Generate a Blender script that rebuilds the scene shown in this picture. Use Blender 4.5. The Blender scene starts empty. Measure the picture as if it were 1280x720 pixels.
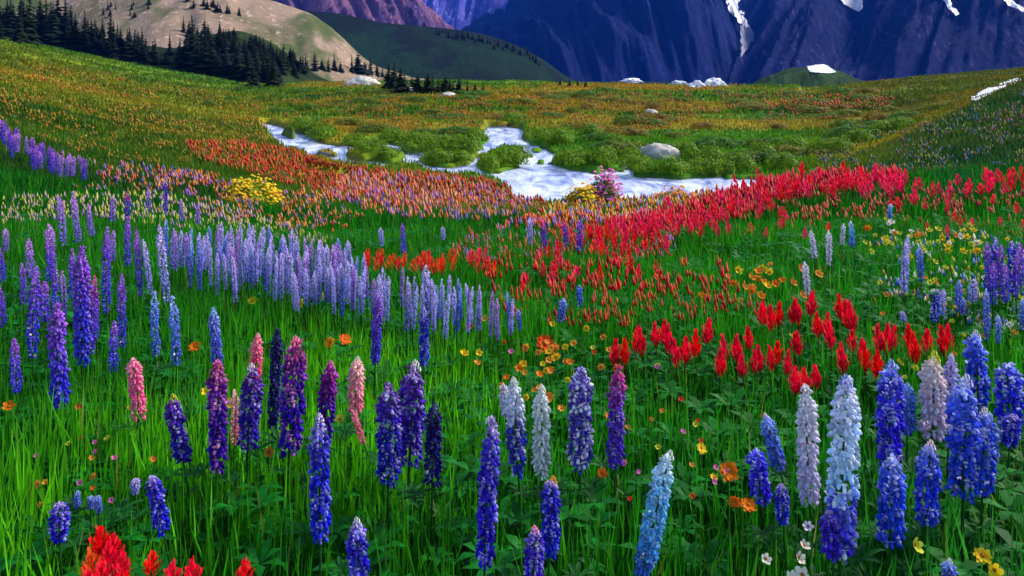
import bpy, math, random
import numpy as np
from mathutils import Vector, Matrix, Quaternion
from mathutils.bvhtree import BVHTree

random.seed(7)
rng = np.random.default_rng(11)
F = 1108.0            # focal length in photo pixels (1280 wide)
HOR = 60.0            # photo row of the horizon
ZC = 1.6              # eye height
ZW = -4.4             # water level in the valley
HAZE = 0.55e-4
COL = bpy.context.scene.collection
PI = math.pi

# ------------------------------------------------------------------ scene, camera, light
sc = bpy.context.scene
cam_d = bpy.data.cameras.new('camera')
cam = bpy.data.objects.new('camera', cam_d)
COL.objects.link(cam)
cam.location = (0, 0, ZC)
cam.rotation_euler = (PI / 2, 0, 0)
cam_d.sensor_width = 36
cam_d.lens = 36 * F / 1280
cam_d.shift_y = -(360 - HOR) / 1280
cam_d.clip_start = 0.05
cam_d.clip_end = 30000
sc.camera = cam
SUN_AZ, SUN_EL = math.radians(62), math.radians(38)
w = bpy.data.worlds.new('World')
sc.world = w
w.use_nodes = True
nt = w.node_tree
sky = nt.nodes.new('ShaderNodeTexSky')
sky.sky_type = 'NISHITA'
sky.sun_disc = False
sky.sun_elevation = SUN_EL
sky.sun_rotation = SUN_AZ
bg = nt.nodes['Background']
bg.inputs['Strength'].default_value = 0.065
nt.links.new(sky.outputs[0], bg.inputs['Color'])
sd = bpy.data.lights.new('sun', 'SUN')
sd.energy = 1.5
sd.angle = math.radians(11)
sd.color = (1.0, 0.92, 0.82)
so = bpy.data.objects.new('sun', sd)
COL.objects.link(so)
so.rotation_euler = Vector((math.sin(SUN_AZ) * math.cos(SUN_EL), math.cos(SUN_AZ) * math.cos(SUN_EL), math.sin(SUN_EL))).to_track_quat('Z', 'Y').to_euler()
sc.view_settings.view_transform = 'Standard'
sc.view_settings.look = 'None'
sc.view_settings.gamma = 1
sc.view_settings.exposure = 2.2
sc.render.engine = 'CYCLES'
sc.cycles.max_bounces = 6
sc.cycles.diffuse_bounces = 3
sc.cycles.transmission_bounces = 4
sc.cycles.transparent_max_bounces = 4
sc.cycles.volume_bounces = 0
sc.cycles.use_denoising = True

# ------------------------------------------------------------------ helpers
def lin(r, g, b):
    f = lambda c: c / 12.92 if c <= 0.04045 else ((c + 0.055) / 1.055) ** 2.4
    return np.array([f(r / 255), f(g / 255), f(b / 255)])

def vnoise(x, y, seed=0):
    x = np.asarray(x, float); y = np.asarray(y, float)
    xi = np.floor(x).astype(np.int64); yi = np.floor(y).astype(np.int64)
    fx = x - xi; fy = y - yi
    fx = fx * fx * (3 - 2 * fx); fy = fy * fy * (3 - 2 * fy)
    def h(a, b):
        n = (a * 374761393 + b * 668265263 + seed * 1442695041) & 0x7fffffff
        n = ((n ^ (n >> 13)) * 1274126177) & 0x7fffffff
        n = (n ^ (n >> 16)) & 0xffff
        return n / 65535.0
    return (h(xi, yi) * (1 - fx) + h(xi + 1, yi) * fx) * (1 - fy) + (h(xi, yi + 1) * (1 - fx) + h(xi + 1, yi + 1) * fx) * fy

def fbm(x, y, seed=0, oct=4, gain=0.5):
    s = 0; a = 1; tot = 0
    for i in range(oct):
        s = s + a * vnoise(x * 2 ** i, y * 2 ** i, seed + i * 17); tot += a; a *= gain
    return s / tot

def ridged(x, y, seed=0, oct=5, gain=0.55):
    s = 0; a = 1; tot = 0
    for i in range(oct):
        n = 1 - np.abs(2 * vnoise(x * 2 ** i, y * 2 ** i, seed + i * 13) - 1)
        s = s + a * n; tot += a; a *= gain
    return s / tot

def sstep(a, b, x):
    t = np.clip((x - a) / (b - a), 0, 1)
    return t * t * (3 - 2 * t)

def mesh_np(name, V, faces_groups, mats, col=None, smooth=False, matidx=None):
    """faces_groups: list of int arrays (n,k); col: (nv,3) vertex colours."""
    me = bpy.data.meshes.new(name)
    V = np.asarray(V, np.float32)
    me.vertices.add(len(V)); me.vertices.foreach_set('co', V.ravel())
    loops = np.concatenate([g.ravel() for g in faces_groups]).astype(np.int32)
    tot = np.concatenate([np.full(len(g), g.shape[1]) for g in faces_groups]).astype(np.int32)
    start = np.concatenate([[0], np.cumsum(tot)[:-1]]).astype(np.int32)
    me.loops.add(len(loops)); me.loops.foreach_set('vertex_index', loops)
    me.polygons.add(len(tot)); me.polygons.foreach_set('loop_start', start); me.polygons.foreach_set('loop_total', tot)
    if smooth:
        me.polygons.foreach_set('use_smooth', np.ones(len(tot), bool))
    if matidx is not None:
        me.polygons.foreach_set('material_index', np.asarray(matidx, np.int32))
    if col is not None:
        a = me.color_attributes.new('Col', 'FLOAT_COLOR', 'POINT')
        c4 = np.ones((len(V), 4), np.float32); c4[:, :3] = col
        a.data.foreach_set('color', c4.ravel())
    for m in (mats if isinstance(mats, (list, tuple)) else [mats]):
        if m is not None: me.materials.append(m)
    me.update(); me.validate()
    return me

def link(name, me, parent=None, mat=None, **props):
    o = bpy.data.objects.new(name, me)
    COL.objects.link(o)
    if parent is not None: o.parent = parent
    if mat is not None:
        o.material_slots[0].link = 'OBJECT'; o.material_slots[0].material = mat
    for k, v in props.items(): o[k] = v
    return o

def thing(name, label, cat, loc, group=None, lean=0.0, leany=0.0):
    o = bpy.data.objects.new(name, None)
    COL.objects.link(o)
    o.empty_display_size = 0.05
    o.location = loc
    o.rotation_euler = (leany, lean, 0)
    o['label'] = label; o['category'] = cat
    if group: o['group'] = group
    return o

# ------------------------------------------------------------------ materials
def newmat(name):
    m = bpy.data.materials.new(name); m.use_nodes = True
    n = m.node_tree
    for x in list(n.nodes): n.nodes.remove(x)
    out = n.nodes.new('ShaderNodeOutputMaterial')
    return m, n, out

def N(n, t, **k):
    x = n.nodes.new(t)
    for a, v in k.items(): setattr(x, a, v)
    return x

def plant_mat(name, transl=0.35, rough=0.6, noise_scale=30, noise_amt=0.35, spec=0.25, tint=None):
    """colour from the mesh's Col attribute, varied by noise; diffuse + translucent"""
    m, n, out = newmat(name)
    a = N(n, 'ShaderNodeAttribute', attribute_name='Col')
    tc = N(n, 'ShaderNodeTexCoord')
    no = N(n, 'ShaderNodeTexNoise'); no.inputs['Scale'].default_value = noise_scale
    n.links.new(tc.outputs['Object'], no.inputs['Vector'])
    mr = N(n, 'ShaderNodeMapRange'); mr.inputs[1].default_value = 0.3; mr.inputs[2].default_value = 0.7
    mr.inputs[3].default_value = 1 - noise_amt; mr.inputs[4].default_value = 1 + noise_amt
    n.links.new(no.outputs[0], mr.inputs[0])
    mu = N(n, 'ShaderNodeVectorMath', operation='SCALE')
    n.links.new(a.outputs['Color'], mu.inputs[0]); n.links.new(mr.outputs[0], mu.inputs['Scale'])
    src = mu.outputs[0]
    if tint is not None:
        mm = N(n, 'ShaderNodeVectorMath', operation='MULTIPLY'); mm.inputs[1].default_value = tuple(tint)
        n.links.new(src, mm.inputs[0]); src = mm.outputs[0]
    p = N(n, 'ShaderNodeBsdfPrincipled')
    p.inputs['Roughness'].default_value = rough; p.inputs['Specular IOR Level'].default_value = spec
    n.links.new(src, p.inputs['Base Color'])
    t = N(n, 'ShaderNodeBsdfTranslucent'); n.links.new(src, t.inputs['Color'])
    mx = N(n, 'ShaderNodeMixShader'); mx.inputs[0].default_value = transl
    n.links.new(p.outputs[0], mx.inputs[1]); n.links.new(t.outputs[0], mx.inputs[2])
    n.links.new(mx.outputs[0], out.inputs[0])
    return m

def flower_mat(name, stops, speck=None, amt=0.2, transl=0.3, var=0.4, hue=.012):
    """Col.r = height along the flower head, Col.g = random per floret, Col.b = blotch on the petal"""
    m, n, out = newmat(name)
    a = N(n, 'ShaderNodeAttribute', attribute_name='Col')
    sx = N(n, 'ShaderNodeSeparateColor'); n.links.new(a.outputs['Color'], sx.inputs[0])
    r = N(n, 'ShaderNodeValToRGB')
    e = r.color_ramp.elements
    while len(e) < len(stops): e.new(0.5)
    for el, (p, c) in zip(e, stops):
        el.position = p; el.color = (*lin(*c), 1)
    n.links.new(sx.outputs[0], r.inputs[0])
    oi = N(n, 'ShaderNodeObjectInfo')
    # per-floret brightness
    mr = N(n, 'ShaderNodeMapRange'); mr.inputs[3].default_value = 1 - var; mr.inputs[4].default_value = 1 + var
    n.links.new(sx.outputs[1], mr.inputs[0])
    mu = N(n, 'ShaderNodeVectorMath', operation='SCALE')
    n.links.new(r.outputs[0], mu.inputs[0]); n.links.new(mr.outputs[0], mu.inputs['Scale'])
    hv = N(n, 'ShaderNodeHueSaturation')
    ho = N(n, 'ShaderNodeMapRange'); ho.inputs[3].default_value = .5 - hue; ho.inputs[4].default_value = .5 + hue
    n.links.new(oi.outputs['Random'], ho.inputs[0]); n.links.new(ho.outputs[0], hv.inputs['Hue'])
    n.links.new(mu.outputs[0], hv.inputs['Color'])
    src = hv.outputs[0]
    if speck is not None:
        mx = N(n, 'ShaderNodeMix', data_type='RGBA')
        mx.inputs[7].default_value = (*lin(*speck), 1)
        ma = N(n, 'ShaderNodeMath', operation='MULTIPLY'); ma.inputs[1].default_value = amt
        fl = N(n, 'ShaderNodeMapRange'); fl.inputs[1].default_value = .80; fl.inputs[2].default_value = .88; fl.inputs[3].default_value = 1; fl.inputs[4].default_value = 2.2
        n.links.new(sx.outputs[1], fl.inputs[0])
        m0 = N(n, 'ShaderNodeMath', operation='MULTIPLY'); n.links.new(sx.outputs[2], m0.inputs[0]); n.links.new(fl.outputs[0], m0.inputs[1])
        n.links.new(m0.outputs[0], ma.inputs[0]); ma.use_clamp = True
        n.links.new(ma.outputs[0], mx.inputs[0]); n.links.new(src, mx.inputs[6])
        src = mx.outputs[2]
    p = N(n, 'ShaderNodeBsdfPrincipled')
    p.inputs['Roughness'].default_value = 0.75; p.inputs['Specular IOR Level'].default_value = 0.12
    n.links.new(src, p.inputs['Base Color'])
    t = N(n, 'ShaderNodeBsdfTranslucent'); n.links.new(src, t.inputs['Color'])
    ms = N(n, 'ShaderNodeMixShader'); ms.inputs[0].default_value = transl
    n.links.new(p.outputs[0], ms.inputs[1]); n.links.new(t.outputs[0], ms.inputs[2])
    n.links.new(ms.outputs[0], out.inputs[0])
    return m

M_grass = plant_mat('grass_blades', 0.42, 0.55, 8, 0.35, 0.15)
M_leaf = plant_mat('leaf_green', 0.38, 0.6, 40, 0.3, 0.15)
M_needle = plant_mat('fir_needles', 0.1, 0.8, 1.5, 0.35, 0.1)
M_bark = plant_mat('bark', 0.0, 0.9, 6, 0.3, 0.1)
M_carpet = plant_mat('flower_carpet', 0.3, 0.6, 5, 0.25, 0.2)
M_ground = plant_mat('meadow_soil', 0.0, 0.95, 2.2, 0.35, 0.05)

# ------------------------------------------------------------------ terrain
TY = [1.5, 3, 5, 8, 12, 16, 22, 30, 36, 40, 55, 75, 100, 140, 170, 200, 260, 400, 1000]
TP = [-300, 0, 150, 320, 450, 640, 800, 950, 1100, 1280, 1580]
v = None                                     # valley floor
ROWS = {
 -300: [1242, 650, 418, 305, 220, 180, 135, 100, 85, 75, 50, 30, 15, 2, -5, 10, 45, 100, 106],
 0:    [1242, 655, 424, 325, 255, 217, 176, 144, 128, 120, 100, 82, 66, 51, 45, 55, 75, 114, 118],
 150:  [1242, 655, 428, 335, 278, 248, 214, 187, 172, 165, 142, 120, 101, 84, 76, 85, 112, 130, 150],
 320:  [1242, 655, 430, 340, 294, 270, 245, 225, 211, 200, 168, 146, 130, 116, 109, 108, 112, 130, 150],
 450:  [1242, 655, 432, 342, 291, 273, 260, 250, 240, v, v, v, v, v, 103, 103, 112, 130, 150],
 640:  [1242, 655, 434, 346, 291, 278, 272, 266, 250, v, v, v, v, v, 105, 105, 112, 130, 150],
 800:  [1242, 655, 434, 345, 288, 273, 268, 262, 248, v, v, v, v, v, 106, 108, 114, 130, 150],
 950:  [1242, 655, 434, 342, 276, 252, 245, 247, 244, v, v, v, v, 118, 121, 124, 128, 138, 150],
 1100: [1242, 655, 432, 338, 266, 234, 204, 188, 189, 195, 170, 140, 118, 104, 101, 101, 112, 130, 150],
 1280: [1242, 655, 428, 330, 252, 209, 158, 106, 100, 105, 110, 108, 101, 90, 85, 88, 112, 130, 150],
 1580: [1242, 650, 420, 318, 232, 180, 110, 45, 30, 25, 30, 40, 50, 55, 60, 70, 90, 104, 106],
}
ZV = -4.18
tz = np.zeros((len(TP), len(TY)))
for i, p in enumerate(TP):
    for j, y in enumerate(TY):
        r = ROWS[p][j]
        tz[i, j] = ZV if r is None else ZC - (r - HOR) * y / F
# fine, smoothed table over (px, ln Y)
GP = np.linspace(-300, 1580, 236); GL = np.linspace(math.log(1.5), math.log(1000), 261)
t1 = np.array([np.interp(GL, np.log(TY), tz[i]) for i in range(len(TP))])
t2 = np.array([np.interp(GP, TP, t1[:, j]) for j in range(len(GL))]).T
def blur(a, r, ax):
    k = np.exp(-0.5 * (np.arange(-3 * r, 3 * r + 1) / r) ** 2); k /= k.sum()
    p = [(0, 0), (0, 0)]; p[ax] = (3 * r, 3 * r)
    return np.apply_along_axis(lambda q: np.convolve(q, k, 'valid'), ax, np.pad(a, p, mode='edge'))
TAB = blur(blur(t2, 5, 0), 3, 1)

def bil(tab, u, vv):
    u = np.clip(u, 0, tab.shape[0] - 1.001); vv = np.clip(vv, 0, tab.shape[1] - 1.001)
    a = u.astype(int); b = vv.astype(int); fu = u - a; fv = vv - b
    return (tab[a, b] * (1 - fu) + tab[a + 1, b] * fu) * (1 - fv) + (tab[a, b + 1] * (1 - fu) + tab[a + 1, b + 1] * fu) * fv

# the stream's outline, as (column, row) on the water plane
STREAM = [
 [(606, 158), (648, 160), (652, 172), (662, 182), (685, 186), (694, 196), (694, 208), (716, 214), (742, 217), (776, 216), (779, 208), (786, 208), (790, 221), (850, 225), (905, 223), (950, 226),
  (950, 262), (640, 262), (640, 240), (618, 225), (594, 219), (560, 220), (520, 216), (470, 215), (420, 212), (388, 205), (362, 192), (330, 168), (326, 156), (346, 158), (376, 168), (402, 180), (432, 183), (462, 189), (520, 199), (560, 204), (592, 200), (603, 186), (610, 172)],
 [(464, 180), (480, 179), (520, 189), (548, 197), (556, 206), (520, 202), (505, 193), (478, 187)],
 [(385, 228), (436, 226), (440, 237), (388, 237)],
]
ISLANDS = [[(598, 196), (612, 188), (630, 184), (650, 186), (658, 196), (656, 205), (640, 210), (622, 216), (606, 218), (599, 212)],
           [(660, 186), (684, 187), (680, 192), (664, 192)],
           [(430, 191), (470, 188), (512, 197), (502, 204), (462, 204), (436, 200)], [(522, 199), (558, 196), (592, 199), (590, 207), (560, 211), (530, 208)], [(390, 190), (412, 188), (420, 193), (402, 197)],
           [(480, 208), (520, 209), (536, 214), (500, 214)], [(672, 200), (688, 203), (684, 207), (668, 205)], [(352, 166), (362, 166), (368, 174), (358, 174)]]
def inpoly(poly, x, y):
    ins = np.zeros(x.shape, bool); n = len(poly)
    for i in range(n):
        (x1, y1), (x2, y2) = poly[i], poly[(i + 1) % n]
        c = ((y1 > y) != (y2 > y)) & (x < (x2 - x1) * (y - y1) / (y2 - y1 + 1e-12) + x1)
        ins ^= c
    return ins
SPX = np.arange(290, 1000); SRW = np.arange(145, 275, 0.5)
gx, gy = np.meshgrid(SPX, SRW, indexing='ij')
wob = (fbm(gx / 14, gy / 5, 5, 3) - 0.5)
gxx, gyy = gx + wob * 22, gy + wob * 7
sm = np.zeros(gx.shape)
for p in STREAM: sm[inpoly(p, gxx, gyy)] = 1
for p in ISLANDS: sm[inpoly(p, gxx, gyy)] = 0
SM = blur(blur(sm, 2, 0), 2, 1)

def cols(x, y):
    y = np.maximum(y, 0.5)
    return 640 + F * x / y, HOR + (ZC - ZW) * F / y
def stream_mask(x, y):
    px, row = cols(x, y)
    m = bil(SM, px - SPX[0], (row - SRW[0]) * 2)
    return np.where((px > 292) & (px < 997) & (row > 146) & (row < 273), m, 0)
def zg(x, y, detail=True):
    x = np.asarray(x, float); y = np.asarray(y, float)
    px, row = cols(x, y)
    z = bil(TAB, (px + 300) / 8.0, (np.log(np.maximum(y, 1.5)) - GL[0]) / (GL[1] - GL[0]))
    z = z + (fbm(x / 1.7, y / 1.7, 3, 3) - 0.5) * 0.10 * sstep(1.5, 4, y)
    z = z + (fbm(x / 5.5, y / 7.5, 8, 3) - 0.45) * .8 * sstep(26, 45, y)
    z = z + (fbm(x / 30, y / 30, 9, 3) - 0.5) * 4 * sstep(100, 240, y)
    m = stream_mask(x, y)
    near = sstep(0.02, 0.3, m)
    z = np.where((y > 26) & (y < 140) & (px > 300) & (px < 1000), np.maximum(z, ZW + 0.16), z)
    z = z * (1 - near) + np.minimum(z, ZW + 0.12) * near
    return z * (1 - sstep(0.3, 0.7, m)) + (ZW - 0.45) * sstep(0.3, 0.7, m)

PY_ = np.geomspace(1.25, 150, 1000); PPX = np.arange(-80, 1362, 2.0)
_q, _y = np.meshgrid(PPX, PY_, indexing='ij')
PZ_ = zg((_q - 640) / F * _y, _y)
def place(px, row, h=0.0, ymin=1.25, ymax=60):
    """the nearest spot in a direction where something H above the ground shows at that row"""
    i = int(min(max((px + 80) / 2 + .5, 0), len(PPX) - 1))
    R = HOR + F * (ZC - PZ_[i] - h) / PY_
    ok = (R <= row) & (PY_ >= ymin) & (PY_ <= ymax)
    k = np.argmax(ok)
    if not ok[k]: return None
    Y = PY_[k]; X = (px - 640) / F * Y
    return X, Y, float(PZ_[i][k])

def zone_colour(x, y, jitter=None):
    """base colours of the low growth (grass, sedge, low blossom) by place"""
    px, _ = cols(x, y)
    n1 = fbm(x / 9, y / 13, 21, 5, .6); n2 = fbm(x / 2.2, y / 4, 33, 4); n3 = fbm(x / 17 + n2, y / 15, 41, 5, .65)
    if jitter is not None:
        n1 = n1 + (jitter[0] - .5) * .25; n2 = n2 + (jitter[1] - .5) * .4
    g1 = lin(44, 92, 14); g2 = lin(92, 122, 18); och = lin(150, 122, 26); rust = lin(150, 86, 30); deep = lin(20, 66, 18)
    sh = x.shape + (1,)
    c = g1 + (g2 - g1) * sstep(.35, .65, n2).reshape(sh)
    far = sstep(14, 30, y)
    left = 1 - sstep(300, 420, px)
    c = c + (deep - c) * (sstep(.5, .3, n1)).reshape(sh) * .7
    a = sstep(.46, .60, n3) * far * (0.9)
    # left hillside: an ochre belt with green above and below it
    bl = .72 * left * np.exp(-((np.log(np.maximum(y, 1)) - np.log(58)) / 0.62) ** 2) * sstep(.3, .6, n1 * .5 + n3 * .5)
    a = np.maximum(a * (1 - left), bl)
    c = c + (och - c) * np.clip(a, 0, 1).reshape(sh) * .68
    c = c + (rust - c) * (np.clip(a, 0, 1) * sstep(.52, .66, n1)).reshape(sh) * .5
    # lush margins of the stream
    m = stream_mask(x, y)
    px2, row2 = cols(x, y)
    lush = sstep(160, 180, row2) * (1 - sstep(225, 260, row2)) * sstep(400, 480, px) * (1 - sstep(980, 1060, px)) * sstep(30, 36, y)
    c = c + (lin(62, 116, 14) - c) * np.clip(lush * .7, 0, 1).reshape(sh)
    rb = sstep(960, 1120, px) * sstep(44, 60, y)
    c = c + (lin(70, 68, 22) * (.6 + .8 * n2.reshape(sh)) - c) * (rb.reshape(sh) * .65)
    r = sstep(1000, 1180, px) * sstep(12, 18, y) * (1 - sstep(34, 42, y))
    c = c + (lin(18, 60, 34) - c) * (r * .7).reshape(sh)
    return c

def build_ground():
    Yn = np.concatenate([np.linspace(-3, 1, 9), np.geomspace(1.2, 26, 120), (6.0 * F) / (np.arange(262, 98, -1.0) - HOR), np.geomspace(178, 1000, 40), np.geomspace(1100, 7000, 14)])
    Yn = np.unique(np.round(Yn, 4))
    T = np.concatenate([np.linspace(-1.9, -0.62, 60)[:-1], np.linspace(-0.62, 0.62, 400), np.linspace(0.62, 1.9, 60)[1:]])
    Yg, Tg = np.meshgrid(Yn, T, indexing='ij')
    Xg = Tg * np.where(Yg < 4, Yg * 0.5 + 4, np.maximum(Yg, 1) + 2 * np.exp(-(Yg - 4) / 4))
    Z = zg(Xg, Yg)
    V = np.stack([Xg, Yg, Z], -1).reshape(-1, 3)
    nY, nT = Yg.shape
    i = (np.arange(nY - 1)[:, None] * nT + np.arange(nT - 1)[None]).ravel()
    Fc = np.stack([i, i + 1, i + 1 + nT, i + nT], -1)
    c = zone_colour(Xg, Yg).reshape(-1, 3)
    nr = (1 - sstep(8, 18, Yg)).reshape(-1, 1)
    c = c + (lin(24, 66, 14) - c) * nr
    bed = sstep(.3, .6, stream_mask(Xg, Yg)).reshape(-1, 1)
    c = c + (lin(96, 92, 90) - c) * bed
    me = mesh_np('ground', V, [Fc], M_ground, c, smooth=True)
    o = link('ground', me, kind='structure', label='meadow ground rolling down to a flat valley with a stream')
    return V, Fc
GV, GF = build_ground()

# water
def water_mat():
    m, n, out = newmat('stream_water')
    tc = N(n, 'ShaderNodeTexCoord')
    mp = N(n, 'ShaderNodeMapping'); mp.inputs['Scale'].default_value = (1.6, 0.5, 1)
    n.links.new(tc.outputs['Object'], mp.inputs[0])
    no = N(n, 'ShaderNodeTexNoise'); no.inputs['Scale'].default_value = .7; no.inputs['Detail'].default_value = 6; no.inputs['Roughness'].default_value = .65; no.inputs['Distortion'].default_value = .8
    n.links.new(mp.outputs[0], no.inputs['Vector'])
    r = N(n, 'ShaderNodeValToRGB'); e = r.color_ramp.elements
    e[0].position = .38; e[0].color = (*lin(104, 118, 172), 1); e[1].position = .64; e[1].color = (*lin(232, 236, 250), 1)
    x = e.new(.48); x.color = (*lin(168, 178, 222), 1)
    n.links.new(no.outputs[0], r.inputs[0])
    p = N(n, 'ShaderNodeBsdfPrincipled'); p.inputs['Roughness'].default_value = .22; p.inputs['IOR'].default_value = 1.33
    n.links.new(r.outputs[0], p.inputs['Base Color'])
    b = N(n, 'ShaderNodeBump'); b.inputs['Strength'].default_value = .25; b.inputs['Distance'].default_value = .1
    n.links.new(no.outputs[0], b.inputs['Height']); n.links.new(b.outputs[0], p.inputs['Normal'])
    n.links.new(p.outputs[0], out.inputs[0])
    return m
ys = np.linspace(30, 75, 60); xs = np.linspace(-1, 1, 60)
Yg, Xg = np.meshgrid(ys, xs, indexing='ij')
Xw = np.where(Xg < 0, -Xg * -0.34 * Yg, Xg * 0.33 * Yg)
V = np.stack([Xw, Yg, np.full(Xw.shape, ZW) + (fbm(Xw / 1.5, Yg / 2.5, 4, 3) - .5) * .05], -1).reshape(-1, 3)
i = (np.arange(59)[:, None] * 60 + np.arange(59)[None]).ravel()
link('stream_water', mesh_np('stream_water', V, [np.stack([i, i + 1, i + 61, i + 60], -1)], water_mat(), smooth=True), kind='structure', label='pale milky mountain stream braiding across the valley floor')
# ------------------------------------------------------------------ hills and mountains
BV, BF = [GV], [GF]; boff = len(GV)
def rock_mat(name, c1, c2, c3, scale, veg=None, veg_lo=0.0, snow=None, bump=1.0, streak=(1, 1, 1), dist=.05, bs=.6, rot=(0, 0, 0)):
    """rock: two tones by noise, scree streaks down the fall line, plants on the gentler slopes, snow lodged high up"""
    m, n, out = newmat(name)
    tc = N(n, 'ShaderNodeTexCoord'); geo = N(n, 'ShaderNodeNewGeometry')
    mp = N(n, 'ShaderNodeMapping'); mp.inputs['Scale'].default_value = streak
    mp.inputs['Rotation'].default_value = rot
    n.links.new(tc.outputs['Object'], mp.inputs[0])
    def noise(s, d=6, ro=.6, vec=None, dist=0.0):
        x = N(n, 'ShaderNodeTexNoise'); x.inputs['Scale'].default_value = s; x.inputs['Detail'].default_value = d; x.inputs['Roughness'].default_value = ro; x.inputs['Distortion'].default_value = dist
        n.links.new(vec or mp.outputs[0], x.inputs['Vector']); return x
    def mix(f, a, b):
        x = N(n, 'ShaderNodeMix', data_type='RGBA')
        n.links.new(f, x.inputs[0]) if not isinstance(f, float) else None
        if isinstance(a, tuple): x.inputs[6].default_value = a
        else: n.links.new(a, x.inputs[6])
        if isinstance(b, tuple): x.inputs[7].default_value = b
        else: n.links.new(b, x.inputs[7])
        return x.outputs[2]
    def rng_(src, lo, hi):
        x = N(n, 'ShaderNodeMapRange'); x.interpolation_type = 'SMOOTHSTEP'
        x.inputs[1].default_value = lo; x.inputs[2].default_value = hi
        n.links.new(src, x.inputs[0]); return x.outputs[0]
    na = noise(scale); nb = noise(scale * 11, 8, .75, None, dist); nc = noise(scale * .45, 4)
    L = lambda c: (*lin(*c), 1)
    c = mix(rng_(na.outputs[0], .38, .62), L(c1), L(c2))
    c = mix(rng_(nb.outputs[0], .54, .66), c, L(c3))
    if veg is not None:
        x = N(n, 'ShaderNodeMath', operation='ADD'); n.links.new(nc.outputs[0], x.inputs[0])
        s = N(n, 'ShaderNodeSeparateXYZ'); n.links.new(geo.outputs['Normal'], s.inputs[0])
        y = N(n, 'ShaderNodeMath', operation='MULTIPLY'); n.links.new(s.outputs[2], y.inputs[0]); y.inputs[1].default_value = .35
        n.links.new(y.outputs[0], x.inputs[1])
        c = mix(rng_(x.outputs[0], veg_lo, veg_lo + .12), c, L(veg))
    if snow is not None:
        s = N(n, 'ShaderNodeSeparateXYZ'); n.links.new(tc.outputs['Object'], s.inputs[0])
        h = N(n, 'ShaderNodeMapRange'); h.inputs[1].default_value = snow[0]; h.inputs[2].default_value = snow[1]; h.inputs[3].default_value = -.3; h.inputs[4].default_value = snow[2]
        n.links.new(s.outputs[2], h.inputs[0])
        x = N(n, 'ShaderNodeMath', operation='ADD'); n.links.new(nb.outputs[0], x.inputs[0]); n.links.new(h.outputs[0], x.inputs[1])
        c = mix(rng_(x.outputs[0], .60, .68), c, L((225, 225, 245)))
    p = N(n, 'ShaderNodeBsdfPrincipled'); p.inputs['Roughness'].default_value = .95; p.inputs['Specular IOR Level'].default_value = .05
    n.links.new(c, p.inputs['Base Color'])
    b = N(n, 'ShaderNodeBump'); b.inputs['Strength'].default_value = bs; b.inputs['Distance'].default_value = bump
    n.links.new(nb.outputs[0], b.inputs['Height']); n.links.new(b.outputs[0], p.inputs['Normal'])
    n.links.new(p.outputs[0], out.inputs[0])
    return m

def hill(name, label, ridge, Y0, z0, Yr, mat, rough=0.1, freq=6.0, seed=0, power=1.0, nP=220, nT=110, skew=0.0, jag=0.0, parent=None, zbase=None, vs=1.0):
    """a ridge with a front face running from Y0 at height z0 up to the crest and a back slope behind it"""
    global boff
    p0, p1 = ridge[0][0], ridge[-1][0]
    P = np.linspace(p0, p1, nP)
    cr = np.interp(P, [r[0] for r in ridge], [r[1] for r in ridge])
    ker = np.exp(-0.5 * (np.arange(-6, 7) / 2.5) ** 2); ker /= ker.sum()
    cr = np.convolve(np.pad(cr, 6, mode='edge'), ker, 'valid')
    zr = ZC - (cr - HOR) * Yr / F
    T = np.concatenate([np.linspace(0, 1, nT), np.linspace(1, 1.8, 30)[1:]])
    Pg, Tg = np.meshgrid(P, T, indexing='ij'); Zr = zr[:, None]
    Yg = Y0 + (Yr - Y0) * Tg
    Xg = (Pg - 640) / F * Yr * (0.55 + 0.45 * Yg / Yr)
    Xg = (Pg - 640) / F * Yg
    h = np.where(Tg <= 1, np.clip(Tg, 0, 1) ** power, 1 - ((Tg - 1) / .8) ** 1.3)
    span = np.maximum(Zr - z0, 1)
    sc_ = (p1 - p0) / 220.0
    u = (Pg - p0) / 220.0 + skew * Tg
    n = ridged(u * freq, Tg * freq * .35 * vs + 3.1, seed, 5) - .62
    env = np.sin(np.clip(Tg, 0, 1) * PI * .9) ** .8 + jag * Tg
    Zg = z0 + span * h + n * rough * span.max() * env
    edge = np.minimum((Pg - p0), (p1 - Pg)) / ((p1 - p0) * .04)
    V = np.stack([Xg, Yg, Zg], -1).reshape(-1, 3)
    a, b = Pg.shape
    i = (np.arange(a - 1)[:, None] * b + np.arange(b - 1)[None]).ravel()
    Fc = np.stack([i, i + b, i + b + 1, i + 1], -1)
    o = link(name, mesh_np(name, V, [Fc], mat, smooth=True), parent, kind='structure', label=label)
    BV.append(V); BF.append(Fc + boff); boff += len(V)
    return o

M_tan = rock_mat('tan_slope', (106, 95, 72), (138, 117, 99), (192, 160, 148), .028, veg=(70, 80, 42), veg_lo=.83, bump=1.5, streak=(1.5, .7, .7))
M_green = rock_mat('green_slope', (7, 35, 20), (12, 44, 22), (40, 62, 30), .022, veg=(4, 22, 14), veg_lo=.80, bump=5, streak=(1.6, .8, .8), bs=.9)
M_knoll = rock_mat('knoll_slope', (16, 42, 22), (36, 66, 30), (52, 62, 42), .09, bump=1.5)
ST = (2.4, .6, .6)
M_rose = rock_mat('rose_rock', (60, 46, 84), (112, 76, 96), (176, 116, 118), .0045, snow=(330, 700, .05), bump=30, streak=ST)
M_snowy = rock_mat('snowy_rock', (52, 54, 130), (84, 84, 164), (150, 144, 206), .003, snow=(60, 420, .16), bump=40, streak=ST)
M_blue = rock_mat('slate_rock', (0, 14, 58), (1, 18, 68), (28, 48, 110), .0026, snow=(20, 330, .0), bump=30, streak=ST, rot=(0, .5, 0))
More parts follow.
